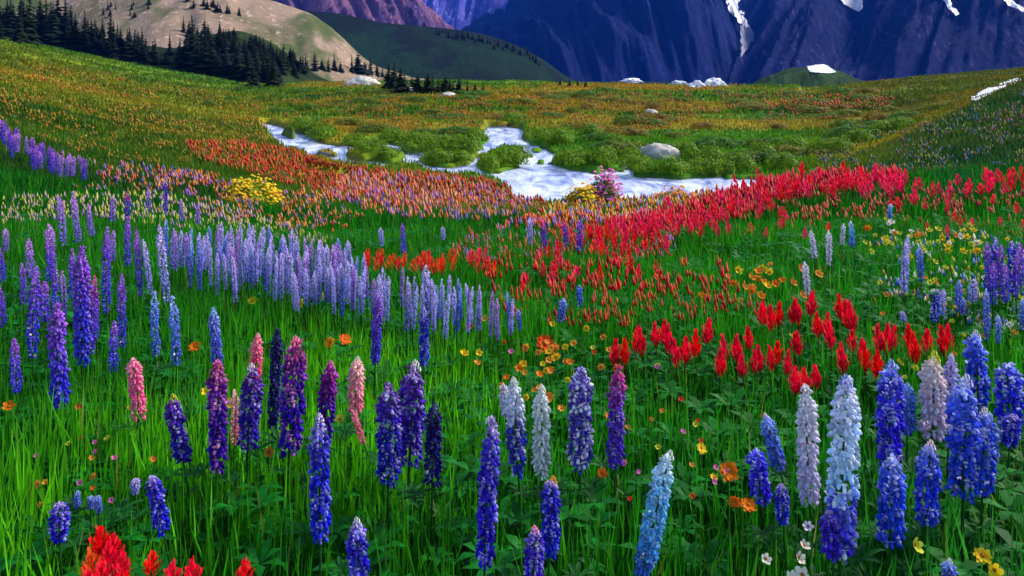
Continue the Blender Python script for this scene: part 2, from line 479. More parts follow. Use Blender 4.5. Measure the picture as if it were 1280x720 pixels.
M_blue2 = rock_mat('slate_scree', (0, 14, 58), (6, 20, 68), (72, 64, 104), .003, snow=(20, 330, -.01), bump=30, streak=ST, rot=(0, .6, 0))

hill('wooded_hill', 'low dark ridge behind the left meadow under the conifers', [(-420, 0), (-150, 14), (0, 22), (80, 36), (150, 52), (220, 62), (262, 42), (300, 36), (340, 52), (372, 78), (400, 98), (420, 104)], 185, -22, 250, rock_mat('forest_floor', (24, 40, 18), (40, 56, 24), (70, 72, 40), .05, bump=.6), .05, 3, 3)
hill('tan_hill', 'bare tan hillside with pale scree above the conifers', [(-420, -60), (-100, -40), (60, -16), (160, -30), (260, -28), (330, -2), (372, 10), (402, 24), (428, 46), (447, 68), (470, 84), (520, 98), (600, 106)], 262, -24, 420, M_tan, .12, 3.2, 5)
hill('green_hill', 'dark green grassy hill below the rocky mountains', [(250, 30), (330, 16), (380, 13), (420, 16), (480, 29), (540, 34), (580, 38), (620, 46), (650, 58), (682, 76), (708, 96), (724, 104), (760, 110), (860, 118)], 430, -40, 800, M_green, .05, 4, 9)
hill('knoll', 'small green knoll with a snow patch on top', [(880, 114), (935, 109), (958, 96), (985, 87), (1012, 82), (1030, 81), (1050, 90), (1075, 101), (1110, 110), (1180, 116)], 215, -22, 290, M_knoll, .22, 5, 12, jag=.2)
hill('rose_mountain', 'rugged purple brown mountain with rosy gullies', [(80, 20), (200, -40), (300, -90), (400, -110), (460, -70), (500, -38), (525, -8), (545, 20), (560, 34), (600, 70), (640, 108)], 1300, -110, 2300, M_rose, .16, 9, 15, skew=.5, jag=.4)
hill('snowy_mountain', 'far mountain flecked with snow in the gap', [(380, 40), (450, -60), (540, -120), (620, -150), (700, -170), (800, -140), (900, -60), (1000, 60)], 2600, -110, 5200, M_snowy, .14, 10, 18, skew=-.3, jag=.3)
hill('slate_mountain', 'dark slate blue mountain face with thin pale gullies', [(520, 108), (560, 66), (592, 40), (640, 8), (700, -50), (760, -120), (840, -190), (900, -140), (935, -40), (985, 40), (1040, 108)], 1500, -110, 3400, M_blue, .26, 4, 23, skew=.55, jag=.3, nP=300, nT=150)
hill('scree_mountain', 'dark blue mountain with rosy brown scree streaks', [(870, 108), (912, 60), (936, 24), (970, -40), (1020, -50), (1060, -44), (1130, -160), (1250, -230), (1400, -180), (1600, -90), (2000, -40), (2500, 60)], 1300, -110, 2700, M_blue2, .24, 4.5, 31, skew=-.6, jag=.3, nP=420, nT=150)
hill('side_mountain', 'dark forested mountain flank closing the valley', [(-2600, 20), (-1800, -90), (-1000, -130), (-500, -70), (-100, -50), (150, 10), (330, 108)], 900, -110, 1900, M_green, .10, 8, 35, jag=.3)

BVH = BVHTree.FromPolygons(np.concatenate(BV).tolist(), np.concatenate(BF).tolist())
def ray(px, row):
    d = Vector(((px - 640) / F, 1, -(row - HOR) / F))
    hit = BVH.ray_cast(Vector((0, 0, ZC)), d.normalized())
    return hit[0]

# ------------------------------------------------------------------ snow
M_snow, n_, o_ = newmat('snow')
p_ = N(n_, 'ShaderNodeBsdfPrincipled'); p_.inputs['Roughness'].default_value = .6
nn = N(n_, 'ShaderNodeTexNoise'); nn.inputs['Scale'].default_value = .8; nn.inputs['Detail'].default_value = 6
rr = N(n_, 'ShaderNodeValToRGB'); rr.color_ramp.elements[0].position = .35; rr.color_ramp.elements[0].color = (.5, .48, .56, 1); rr.color_ramp.elements[1].position = .55; rr.color_ramp.elements[1].color = (.8, .78, .82, 1)
tt = N(n_, 'ShaderNodeTexCoord'); n_.links.new(tt.outputs['Object'], nn.inputs['Vector']); n_.links.new(nn.outputs[0], rr.inputs[0]); n_.links.new(rr.outputs[0], p_.inputs['Base Color']); n_.links.new(p_.outputs[0], o_.inputs[0])

def lump(rx, ry, rz, seed, amp=.25, nu=26, nv=14, flat=0.0):
    """an irregular boulder or snow bank"""
    th = np.linspace(0, 2 * PI, nu, endpoint=False); ph = np.linspace(-PI / 2, PI / 2, nv)
    P, Tt = np.meshgrid(ph, th, indexing='ij')
    x = np.cos(P) * np.cos(Tt); y = np.cos(P) * np.sin(Tt); z = np.sin(P)
    r = 1 + amp * (fbm(x * 1.6 + 7 * seed + z, y * 1.6 + z * 1.3 + 3 * seed, seed, 4) * 2 - 1) + amp * .5 * (np.abs(2 * vnoise(x * 3 + z * 2 + seed, y * 3 - z, seed + 5) - 1) - .5)
    V = np.stack([x * r * rx, y * r * ry, np.maximum(z * r, -.4) * rz], -1).reshape(-1, 3)
    i = (np.arange(nv - 1)[:, None] * nu + np.arange(nu)[None]); j = (np.arange(nv - 1)[:, None] * nu + (np.arange(nu)[None] + 1) % nu)
    return V, np.stack([i, j, j + nu, i + nu], -1).reshape(-1, 4)

def drape(name, label, poly, off, group=None, cat='snow patch', n=26, mat=None):
    """a sheet of snow lying on the slope inside an outline of (column, row) points"""
    xs_ = [p[0] for p in poly]; ys_ = [p[1] for p in poly]
    gx = np.linspace(min(xs_) - .5, max(xs_) + .5, n); gy = np.linspace(min(ys_) - .5, max(ys_) + .5, n)
    A, B = np.meshgrid(gx, gy, indexing='ij')
    ks = min(2.2, (max(ys_) - min(ys_)) / 22)
    wx = A + (fbm(A / 6, B / 6, 77, 3) - .5) * 5 * ks; wy = B + (fbm(A / 6 + 9, B / 6, 78, 3) - .5) * 3 * ks
    ins = inpoly(poly, wx, wy)
    ins2 = ins[:-1, :-1] | ins[1:, 1:]
    V = []; idx = -np.ones(A.shape, int)
    for a in range(n):
        for b in range(n):
            q = ray(A[a, b], B[a, b])
            if q is None: continue
            d = (q - Vector((0, 0, ZC))).normalized()
            idx[a, b] = len(V); V.append(q - d * off + Vector((0, 0, off * .4)))
    V = np.array([tuple(q) for q in V]); far = np.linalg.norm(V, axis=1)
    fs = []
    for a in range(n - 1):
        for b in range(n - 1):
            k = [idx[a, b], idx[a + 1, b], idx[a + 1, b + 1], idx[a, b + 1]]
            if ins2[a, b] and min(k) >= 0 and (far[k].max() / far[k].min()) < 1.25: fs.append(k)
    if not len(fs): return None
    fs = np.array(fs); comp = np.arange(len(V))
    for _ in range(400):                       # keep the one connected sheet that is largest
        m_ = comp[fs].min(1); old = comp.copy()
        np.minimum.at(comp, fs.ravel(), np.repeat(m_, 4))
        if (old == comp).all(): break
    cf_ = comp[fs[:, 0]]; fs = fs[cf_ == np.bincount(cf_).argmax()]
    us, inv = np.unique(fs, return_inverse=True); V = V[us]; fs = inv.reshape(fs.shape)
    o = link(name, mesh_np(name, V, [fs], mat or M_snow, smooth=True), label=label, category=cat)
    if group: o['group'] = group
    return o
SN = 'snow patches'
drape('snow_patch', 'narrow snow tongue filling the gully between the two dark blue peaks', [(904, -12), (914, -2), (926, -8), (922, 10), (930, 22), (938, 38), (931, 37), (922, 26), (912, 18), (909, 6)], 14, SN, n=64)
drape('snow_patch', 'broad white snowfield high on the dark blue peak', [(1036, -20), (1066, -20), (1078, 4), (1074, 18), (1066, 14), (1050, 4)], 14, SN, n=64)
drape('snow_patch', 'thin diagonal snow streak on the rosy scree slope', [(1166, -14), (1176, -14), (1190, 8), (1200, 22), (1194, 24), (1180, 8)], 14, SN, n=64)
drape('snow_patch', 'thin snow streak near the edge of the rosy scree slope', [(1238, -14), (1250, -14), (1264, 6), (1290, 18), (1290, 24), (1262, 12)], 14, SN, n=64)
drape('scree_chute', 'grey scree chute below the snow tongue between the dark peaks', [(926, 36), (938, 34), (942, 50), (934, 64), (928, 74), (926, 60)], 10, None, 'scree', mat=rock_mat('grey_scree', (120, 120, 140), (140, 138, 150), (160, 155, 165), .02))
drape('snow_patch', 'snow cap on the small green knoll', [(1009, 83), (1020, 80), (1032, 82), (1044, 90), (1036, 92), (1022, 91), (1012, 90)], .5, SN)
drape('snow_patch', 'white snow strip lying along the crest of the right meadow slope', [(1215, 127), (1230, 116), (1250, 107), (1275, 99), (1278, 108), (1256, 118), (1240, 126), (1224, 134)], .42, SN)
for px, row, wpx, hpx, lab in [(790, 100, 26, 7, 'low snow bank on the valley rim, first and smallest of the row'), (847, 103, 16, 8, 'round snow bank on the valley rim, second of the row'),
                               (870, 106, 16, 11, 'snow bank with a dark foot on the valley rim, third of the row'), (892, 105, 26, 15, 'largest snow bank on the valley rim, lying nearest the green knoll')]:
    q = ray(px, row + 3) or Vector(((px - 640) / F * 165, 165, -4.5))
    s = q.y / F
    V, Fc = lump(wpx * s * .58, wpx * s * .6, hpx * s * .62, px, .6, 44, 22)
    link('snow_bank', mesh_np('snow_bank', V, [Fc], M_snow, smooth=True), label=lab, category='snow bank', group='snow banks on the valley rim').location = (q.x, q.y, q.z)

# ------------------------------------------------------------------ boulders
def stone_mat(name, c1, c2, c3, sc_=2.0):
    return rock_mat(name, c1, c2, c3, sc_, bump=.15)
M_pale = stone_mat('pale_stone', (176, 168, 158), (206, 198, 190), (150, 140, 130), 1.4)
M_dark = stone_mat('wet_stone', (50, 54, 62), (78, 82, 90), (110, 112, 120), 2.5)
for k, (px, row, wpx, hpx, mat, lab) in enumerate([
    (826, 196, 52, 19, M_pale, 'large pale boulder on the green bank above the stream bend'),
    (814, 144, 17, 9, M_pale, 'small white boulder on the far meadow above the large pale boulder'),
    (1019, 238, 20, 8, M_pale, 'small pale stone low beside the red flowers at the far bank'),
    (451, 106, 44, 12, M_pale, 'broad tan rock outcrop at the foot of the pale hillside'),
    (512, 116, 34, 9, M_pale, 'low white rock below the conifers at the edge of the valley meadow'),
    (560, 120, 22, 6, M_pale, 'flat white rock at the end of the conifer row by the meadow'),
    (417, 236, 36, 9, M_pale, 'flat pale rock among the orange flowers by the stream'),
    (662, 206, 9, 5, M_dark, 'dark wet stone standing in the stream beside the grassy islet'),
    (671, 196, 8, 4, M_dark, 'small dark stone in the riffle where the stream narrows'),
    (680, 188, 14, 4, M_dark, 'flat dark stone at the head of the riffle'),
    (404, 194, 20, 5, M_dark, 'dark wet stone in the narrow branch of the stream'),
    (688, 214, 7, 4, M_dark, 'little dark stone in the open pool'),
    (446, 205, 12, 4, M_dark, 'low dark stone at the lower edge of the narrow branch'),
]):
    q = ray(px, row)
    s = q.y / F
    V, Fc = lump(wpx * s / 2, wpx * s * .42, hpx * s * .85, k + 3, .3, 40, 22)
    o = link('boulder', mesh_np('boulder', V, [Fc], mat, smooth=True), label=lab, category='boulder', group='boulders')
    o.location = (q.x, q.y, max(q.z, ZW - .05) if mat is M_dark else q.z)

# ------------------------------------------------------------------ conifers
def crown_mesh(seed, lean=0.0, full=1.0, gap=.12, tiers=15):
    r = np.random.default_rng(seed)
    Vs, Fs, Cs = [], [], []; off = 0
    for t in range(tiers):
        f = t / (tiers - 1)
        z = .10 + .86 * f
        rad = (.24 * (1 - f) ** .8 + .012) * full * r.uniform(.75, 1.2)
        nb = int(13 - 7 * f)
        for k in range(nb):
            if r.random() < gap: continue
            a = 2 * PI * (k + r.random() * .8) / nb
            L = rad * r.uniform(.6, 1.25); dz = -L * r.uniform(.25, .6); wd = L * .42 + .012
            ca, sa = math.cos(a), math.sin(a)
            zz = z + r.uniform(-.025, .025)
            # a drooping branch: ridge line with two needle-covered wings
            pts = []
            for s_, w_, d_ in ((0, .3, .02), (.55, 1, .0), (1, .12, 0)):
                rr_ = L * s_
                hz = zz + dz * s_ ** 1.3
                for sd_ in (-1, 0, 1):
                    pts.append((ca * rr_ - sa * sd_ * wd * w_, sa * rr_ + ca * sd_ * wd * w_, hz - abs(sd_) * wd * w_ * .55))
            Vs += pts
            for s_ in range(2):
                for sd_ in range(2):
                    b = off + s_ * 3 + sd_
                    Fs.append((b, b + 1, b + 4, b + 3))
            g = r.uniform(.6, 1.5)
            Cs += [lin(15, 30, 15) * g] * 9
            off += 9
    Vs += [(.018, 0, .93), (-.009, .016, .93), (-.009, -.016, .93), (0, 0, 1.0)]
    Fs2 = np.array([(off, off + 1, off + 3), (off + 1, off + 2, off + 3), (off + 2, off, off + 3)])
    Cs += [lin(15, 28, 15)] * 4
    return mesh_np('crown', np.array(Vs), [np.array(Fs), Fs2], M_needle, np.array(Cs))
CROWNS = [crown_mesh(i, full=f_, gap=g_, tiers=t_) for i, f_, g_, t_ in ((1, 1, .12, 15), (2, .8, .2, 13), (3, 1.25, .25, 14), (4, .65, .15, 17), (5, 1.1, .38, 12), (6, .9, .3, 16))]
def tube(pts, rad, nseg=6):
    V, Fc = [], []
    for i, (p, r) in enumerate(zip(pts, rad)):
        for k in range(nseg):
            a = 2 * PI * k / nseg
            V.append((p[0] + r * math.cos(a), p[1] + r * math.sin(a), p[2]))
    for i in range(len(pts) - 1):
        for k in range(nseg):
            Fc.append((i * nseg + k, i * nseg + (k + 1) % nseg, (i + 1) * nseg + (k + 1) % nseg, (i + 1) * nseg + k))
    return np.array(V), np.array(Fc)
tv, tf = tube([(0, 0, -.08), (0, 0, .3), (.004, 0, .65), (0, 0, .95)], [.028, .022, .012, .003])
TRUNK = mesh_np('trunk', tv, [tf], M_bark, np.tile(lin(52, 40, 32), (len(tv), 1)), smooth=True)
def fir(px, row, hpx, label, group, cat='fir tree'):
    q = ray(px, row)
    if q is None or q.y > 1300: return
    h = hpx * q.y / F
    t = thing('fir_tree', label, cat, (q.x, q.y, q.z - h * .03), group)
    t.rotation_euler = (random.uniform(-.03, .03), random.uniform(-.03, .03), random.uniform(0, 6.28))
    sx = random.uniform(.9, 1.6)
    t.scale = (h * sx, h * sx, h)
    link('trunk', TRUNK, t); link('crown', random.choice(CROWNS), t)
G1 = 'dark firs along the crest of the left meadow'; L1 = 'dark fir in the dense stand along the crest of the left meadow'
for lo, n_t, hh in ((0, 46, (38, 56)), (-10, 40, (34, 52)), (-22, 34, (30, 46))):
    for k in range(n_t):
        px = -20 + 372 * (k + random.random() * .9) / n_t
        base = np.interp(px, [0, 60, 110, 160, 210, 250, 300, 335], [48, 54, 64, 74, 81, 90, 103, 107]) + lo * .7 + random.uniform(-2, 3)
        tall = np.interp(px, [0, 50, 90, 160, 205, 240, 290, 340], [54, 52, 44, 38, 32, 52, 44, 30]) * random.uniform(.5, 1.15)
        if 195 < px < 222 and random.random() < .5: continue
        fir(px, base, tall, L1, G1)
G2 = 'firs climbing the tan hillside'; L2 = 'small dark fir in the belt climbing the bare tan hillside'
for k in range(52):
    f = random.random(); px = 228 + f * 145 + random.uniform(-4, 4); base = np.interp(px, [228, 262, 300, 340, 372], [34, 42, 52, 66, 80]) + random.uniform(0, 22) * (1 - f * .4)
    fir(px, base, random.uniform(13, 22), L2, G2)
for k in range(40):
    px = random.uniform(250, 385); fir(px, np.interp(px, [250, 300, 340, 385], [58, 66, 84, 100]) + random.uniform(-12, 12), random.uniform(15, 24), L2, G2)
for k in range(16):
    px = random.uniform(232, 300); fir(px, np.interp(px, [232, 300], [5, 18]) + random.uniform(-4, 3), random.uniform(9, 14), L2, G2)
for k in range(12):
    px = random.uniform(128, 190); fir(px, 12 + random.uniform(-8, 10), random.uniform(8, 14), L2, G2)
G3 = 'firs at the foot of the tan hillside'; L3 = 'dark fir in the open row at the foot of the pale hillside'
for px, base, h in [(384, 83, 16), (393, 85, 26), (402, 84, 14), (410, 86, 18), (418, 85, 22), (426, 87, 14), (440, 88, 24), (448, 88, 28), (456, 90, 18), (463, 90, 24), (471, 92, 20), (478, 93, 14)]:
    fir(px, base + 3, h, L3, G3)
G4 = 'firs on the valley edge below the green hill'; L4 = 'dark fir in the low row below the green hill'
for px, base, h in [(486, 113, 28), (492, 114, 30), (499, 112, 22), (506, 113, 20), (515, 112, 16), (522, 114, 20), (531, 113, 15), (540, 113, 17), (548, 113, 14), (557, 114, 18), (566, 114, 13), (574, 114, 16), (584, 114, 12), (594, 114, 10), (604, 114, 11), (502, 115, 26), (536, 114, 20), (562, 115, 15), (700, 106, 8), (712, 107, 9), (722, 107, 9), (732, 107, 7)]:
    fir(px, base + 2, h * 1.35, L4, G4)
G5 = 'firs on the ridge of the green hill'; L5 = 'small fir in the line along the ridge of the green hill'
for k in range(34):
    px = 545 + 132 * (k + random.random()) / 34
    fir(px, np.interp(px, [545, 590, 630, 660, 680], [42, 50, 62, 72, 86]) + random.uniform(-4, 3), random.uniform(8, 13), L5, G5)
# ------------------------------------------------------------------ flower meshes
def floret(nu, nv, r):
    """one pea-like blossom: an inflated wing pouch and an upright banner; local +X points outward"""
    V, Fc, B = [], [], []
    for j in range(nv):
        ph = -PI / 2 + PI * j / (nv - 1)
        for k in range(nu):
            a = 2 * PI * k / nu
            x = .55 + .60 * math.sin(ph); rr = .36 * math.cos(ph) + .02
            V.append((x, rr * math.cos(a) * .85, -.16 * x + rr * math.sin(a) * 1.0)); B.append(0.0 if x < .8 else .25)
    for j in range(nv - 1):
        for k in range(nu):
            Fc.append((j * nu + k, j * nu + (k + 1) % nu, (j + 1) * nu + (k + 1) % nu, (j + 1) * nu + k))
    o = len(V)
    for i, (u, z, bb) in enumerate(((.18, .05, .8), (.42, .46, 1.3), (.55, .86, .45))):
        for s in (-1, 0, 1):
            wv = (.2, .5, .3)[i]
            V.append((u - abs(s) * .16, s * wv, z - abs(s) * .07)); B.append(bb if s == 0 else bb * .3)
    for i in range(2):
        for s in range(2):
            b = o + i * 3 + s
            Fc.append((b, b + 1, b + 4, b + 3))
    return np.array(V), np.array(Fc), np.array(B)

def spike_mesh(name, ratio, seed, nu=6, nv=4, per=9, pitch=.235, gaps=.16, tip=.11, bulge=0.0, fl=1.0, bend=0.0):
    """a lupine spike of unit width and height RATIO, whorl above whorl, tapering into buds"""
    r = np.random.default_rng(seed)
    fv, ff, fb = floret(nu, nv, r)
    V, Fc, Cc = [], [], []; off = 0
    z = 0.0
    while z < ratio:
        t = z / ratio
        prof = (1 - .12 * t) * min(1, .75 + 2.2 * t) * (1 if t < 1 - tip * 1.5 else max(.22, (1 - t) / (tip * 1.5)) ** .5)
        prof *= 1 + bulge * math.sin(t * PI)
        R = .5 * prof
        s = .265 * (.45 + .55 * prof) * fl
        R *= r.uniform(.88, 1.12)
        n = per if t < .85 else max(4, per - 3)
        ph0 = r.random() * 6
        for k in range(n):
            if r.random() < gaps * (1.5 if t < .15 else 1): continue
            a = ph0 + 2 * PI * (k + r.uniform(-.25, .25)) / n
            droop = -.45 + 1.25 * max(0, t - .45) + r.uniform(-.25, .25)
            q = fv * s * r.uniform(.78, 1.25)
            cx, sx_ = math.cos(droop), math.sin(droop)
            q = np.stack([q[:, 0] * cx - q[:, 2] * sx_, q[:, 1], q[:, 0] * sx_ + q[:, 2] * cx], -1)
            q[:, 0] += max(0, R - s * 1.05)
            ca, sa = math.cos(a), math.sin(a)
            zz = z + r.uniform(-.075, .075)
            bx = bend * ratio * t * t
            q = np.stack([q[:, 0] * ca - q[:, 1] * sa + bx, q[:, 0] * sa + q[:, 1] * ca, q[:, 2] + zz], -1)
            V.append(q); Fc.append(ff + off); off += len(q)
            tt = np.clip(t + r.uniform(-.1, .1), 0, 1)
            g = r.random()
            Cc.append(np.stack([np.full(len(q), tt), np.full(len(q), g), fb * r.choice([1.5, .7, .08], p=[.26, .14, .60])], -1))
        z += pitch * (1 - .35 * t) * r.uniform(.9, 1.12)
    return mesh_np(name, np.concatenate(V), [np.concatenate(Fc)], [None], np.concatenate(Cc), smooth=True)

def prep(me, mat):
    if not me.materials: me.materials.append(mat)
    return me
RAT = [2.6, 3.6, 4.6, 6.0, 8.0, 11.0]
SP_HI = {r: [prep(spike_mesh('flower_spike', r, 100 + int(r * 10) + k, bend=b), M_leaf) for k, b in ((0, .0), (1, .03), (2, -.035))] for r in RAT[:5]}
SP_WIDE = {r: [prep(spike_mesh('flower_spike', r, 500 + int(r * 10) + k, per=11, pitch=.185, fl=.80, gaps=.17, bend=b), M_leaf) for k, b in ((0, .02), (1, -.03))] for r in RAT[:4]}
SP_MID = {r: [prep(spike_mesh('flower_spike', r, 300 + int(r * 10) + k, nu=5, nv=3, per=7, pitch=.33, gaps=.12, bend=b), M_leaf) for k, b in ((0, .03), (1, -.04), (2, .08))] for r in RAT[2:]}

def leaf_mesh(seed, n=8, L=1.0, wd=.12):
    """a palmate lupine leaf: leaflets spread like fingers at the end of a stalk"""
    r = np.random.default_rng(seed); V, Fc, C = [], [], []; off = 0
    st = [(0, 0, 0), (.5, 0, .22), (.95, 0, .32)]
    tv_, tf_ = [], []
    for p in st: tv_ += [(p[0], -.018, p[2]), (p[0], .018, p[2])]
    V += tv_; Fc += [(0, 1, 3, 2), (2, 3, 5, 4)]; C += [lin(40, 96, 40)] * 6; off = 6
    for k in range(n):
        a = -2.5 + 5.0 * k / (n - 1) + r.uniform(-.12, .12); l = L * (.85 - .22 * abs(a) / 2.5) * r.uniform(.85, 1.1); dz = r.uniform(-.12, .3)
        g = lin(28, 92, 34) * r.uniform(.6, 1.2)
        for s_, w_, h_ in ((0, .25, 0), (.45, 1, .10), (.8, .8, .12), (1, .05, .06)):
            for sd in (-1, 0, 1):
                x = l * s_; y = sd * wd * w_ * l
                V.append((.95 + x * math.cos(a) - y * math.sin(a), x * math.sin(a) + y * math.cos(a), .32 + h_ * l + dz * s_ * l + abs(sd) * .05 * w_ * l)); C.append(g)
        for i in range(3):
            for sd in range(2):
                b = off + i * 3 + sd; Fc.append((b, b + 1, b + 4, b + 3))
        off += 12
    return mesh_np('leaf', np.array(V), [np.array(Fc)], M_leaf, np.array(C), smooth=True)
LEAVES = [leaf_mesh(k, n) for k, n in ((1, 8), (2, 7), (3, 9))]
tv, tf = tube([(0, 0, 0), (.3, .1, .35), (-.2, 0, .7), (0, 0, 1)], [1.15, 1.0, .85, .6], 6)
STEM = mesh_np('stem', tv, [tf], M_leaf, np.tile(lin(44, 92, 34), (len(tv), 1)), smooth=True)
STEM_RED = mesh_np('stem', tv, [tf], M_leaf, np.tile(lin(104, 40, 34), (len(tv), 1)), smooth=True)
# buds at the very tip of a spike
def bud_mesh():
    r = np.random.default_rng(4); V, Fc, C = [], [], []; off = 0
    for k in range(16):
        a = k * 2.4; z = k / 16.0; R = .5 * (1 - z) ** .7
        p = np.array([math.cos(a) * R, math.sin(a) * R, z * .9]); s = .26 * (1 - .5 * z)
        pts = [(s * math.cos(a + 1.57) * .5, s * math.sin(a + 1.57) * .5, 0), (-s * math.cos(a + 1.57) * .5, -s * math.sin(a + 1.57) * .5, 0), (math.cos(a) * s * .6, math.sin(a) * s * .6, s * .6), (0, 0, s * 1.9), (-math.cos(a) * s * .2, -math.sin(a) * s * .2, s * .3)]
        V += [tuple(p + np.array(q)) for q in pts]
        Fc += [(off, off + 2, off + 3), (off + 2, off + 1, off + 3), (off + 1, off + 4, off + 3), (off + 4, off, off + 3), (off, off + 1, off + 2)]
        C += [(k / 16, r.random(), .3)] * 5; off += 5
    return prep(mesh_np('bud_tip', np.array(V), [np.array(Fc)], [None], np.array(C)), M_leaf)
BUD = bud_mesh()

def head_mesh(seed, n=44, wide=.32, lumps=False):
    """a paintbrush head of unit height: ragged upright bracts around the stem"""
    r = np.random.default_rng(seed); V, Fc, C = [], [], []; off = 0
    for k in range(n):
        t = (k + .5) / n; a = k * 2.39996 + r.uniform(-.3, .3)
        R = wide * (.30 + .70 * math.sin(min(1, t * 1.15 + .12) * PI) ** .8) * .55
        z = .02 + .74 * t; L = (.34 - .10 * t) * r.uniform(.65, 1.3); wd = .075 * r.uniform(.8, 1.3) * (1.15 if lumps else 1)
        out = .5 * (1 - t) + .16 + r.uniform(-.18, .22)
        ca, sa = math.cos(a), math.sin(a)
        g = r.random()
        for s_, w_ in ((0, .45), (.5, 1.0), (.82, .95), (1.0, .85 if lumps else .35)):
            rr = R * (.35 + .65 * min(1, s_ * 1.6)) + out * L * s_ * .55
            for sd in (-1, 0, 1):
                y = sd * wd * w_
                V.append((ca * (rr - abs(sd) * .02) - sa * y, sa * (rr - abs(sd) * .02) + ca * y, z + L * s_ * (1 - .25 * out))); C.append((t * .6 + s_ * .4, g, .15 + .6 * s_ * (sd == 0)))
        for i in range(3):
            for sd in range(2):
                b = off + i * 3 + sd; Fc.append((b, b + 1, b + 4, b + 3))
        off += 12
    return prep(mesh_np('flower_head', np.array(V), [np.array(Fc)], [None], np.array(C), smooth=True), M_leaf)
HEADS = [head_mesh(k, n_, w_) for k, n_, w_ in ((1, 40, .46), (2, 34, .42), (3, 44, .52))]
HEADS_LOW = [head_mesh(k, n_, w_) for k, n_, w_ in ((11, 16, .52), (12, 14, .44), (13, 18, .6))]
HEADS_FAT = [head_mesh(k, 40, .8, True) for k in (21, 22)]

def blossom_mesh(seed, n=8, cup=.3, layers=1):
    """an open blossom of unit diameter facing up"""
    r = np.random.default_rng(seed); V, Fc, C = [], [], []; off = 0
    for ly in range(layers):
        for k in range(n):
            a = 2 * PI * (k + .5 * ly) / n + r.uniform(-.1, .1); l = (.5 - .12 * ly) * r.uniform(.88, 1.1); g = r.random()
            for s_, w_ in ((.12, .3), (.55, 1), (.85, .8), (1, .3)):
                for sd in (-1, 0, 1):
                    x = l * s_; y = sd * w_ * 2.1 * l / n
                    V.append((x * math.cos(a) - y * math.sin(a), x * math.sin(a) + y * math.cos(a), cup * l * s_ ** 1.5 + .05 * ly + (abs(sd)) * .02)); C.append((s_, g, (1 - s_) * .5))
            for i in range(3):
                for sd in range(2):
                    b = off + i * 3 + sd; Fc.append((b, b + 1, b + 4, b + 3))
            off += 12
    return prep(mesh_np('blossom', np.array(V), [np.array(Fc)], [None], np.array(C), smooth=True), M_leaf)
BLOSS = [blossom_mesh(1, 6, .5), blossom_mesh(2, 8, .25, 2), blossom_mesh(3, 5, .7)]
cv, cf = lump(.14, .14, .09, 2, .15, 8, 6)
CENTRE = mesh_np('flower_centre', cv, [cf], M_leaf, np.tile(lin(190, 110, 14), (len(cv), 1)), smooth=True)
gv, gf = [], []
for i_, (s_, w_) in enumerate(((0, .3), (.4, 1), (.75, .8), (1, .05))):
    for sd in (-1, 0, 1): gv.append((s_, sd * .07 * w_, .9 * s_ - .35 * s_ * s_ + abs(sd) * .03 * w_))
for i_ in range(3):
    for sd in range(2):
        b = i_ * 3 + sd; gf.append((b, b + 1, b + 4, b + 3))
LANCE = mesh_np('leaf', np.array(gv), [np.array(gf)], M_leaf, np.tile(lin(44, 100, 34), (len(gv), 1)), smooth=True)

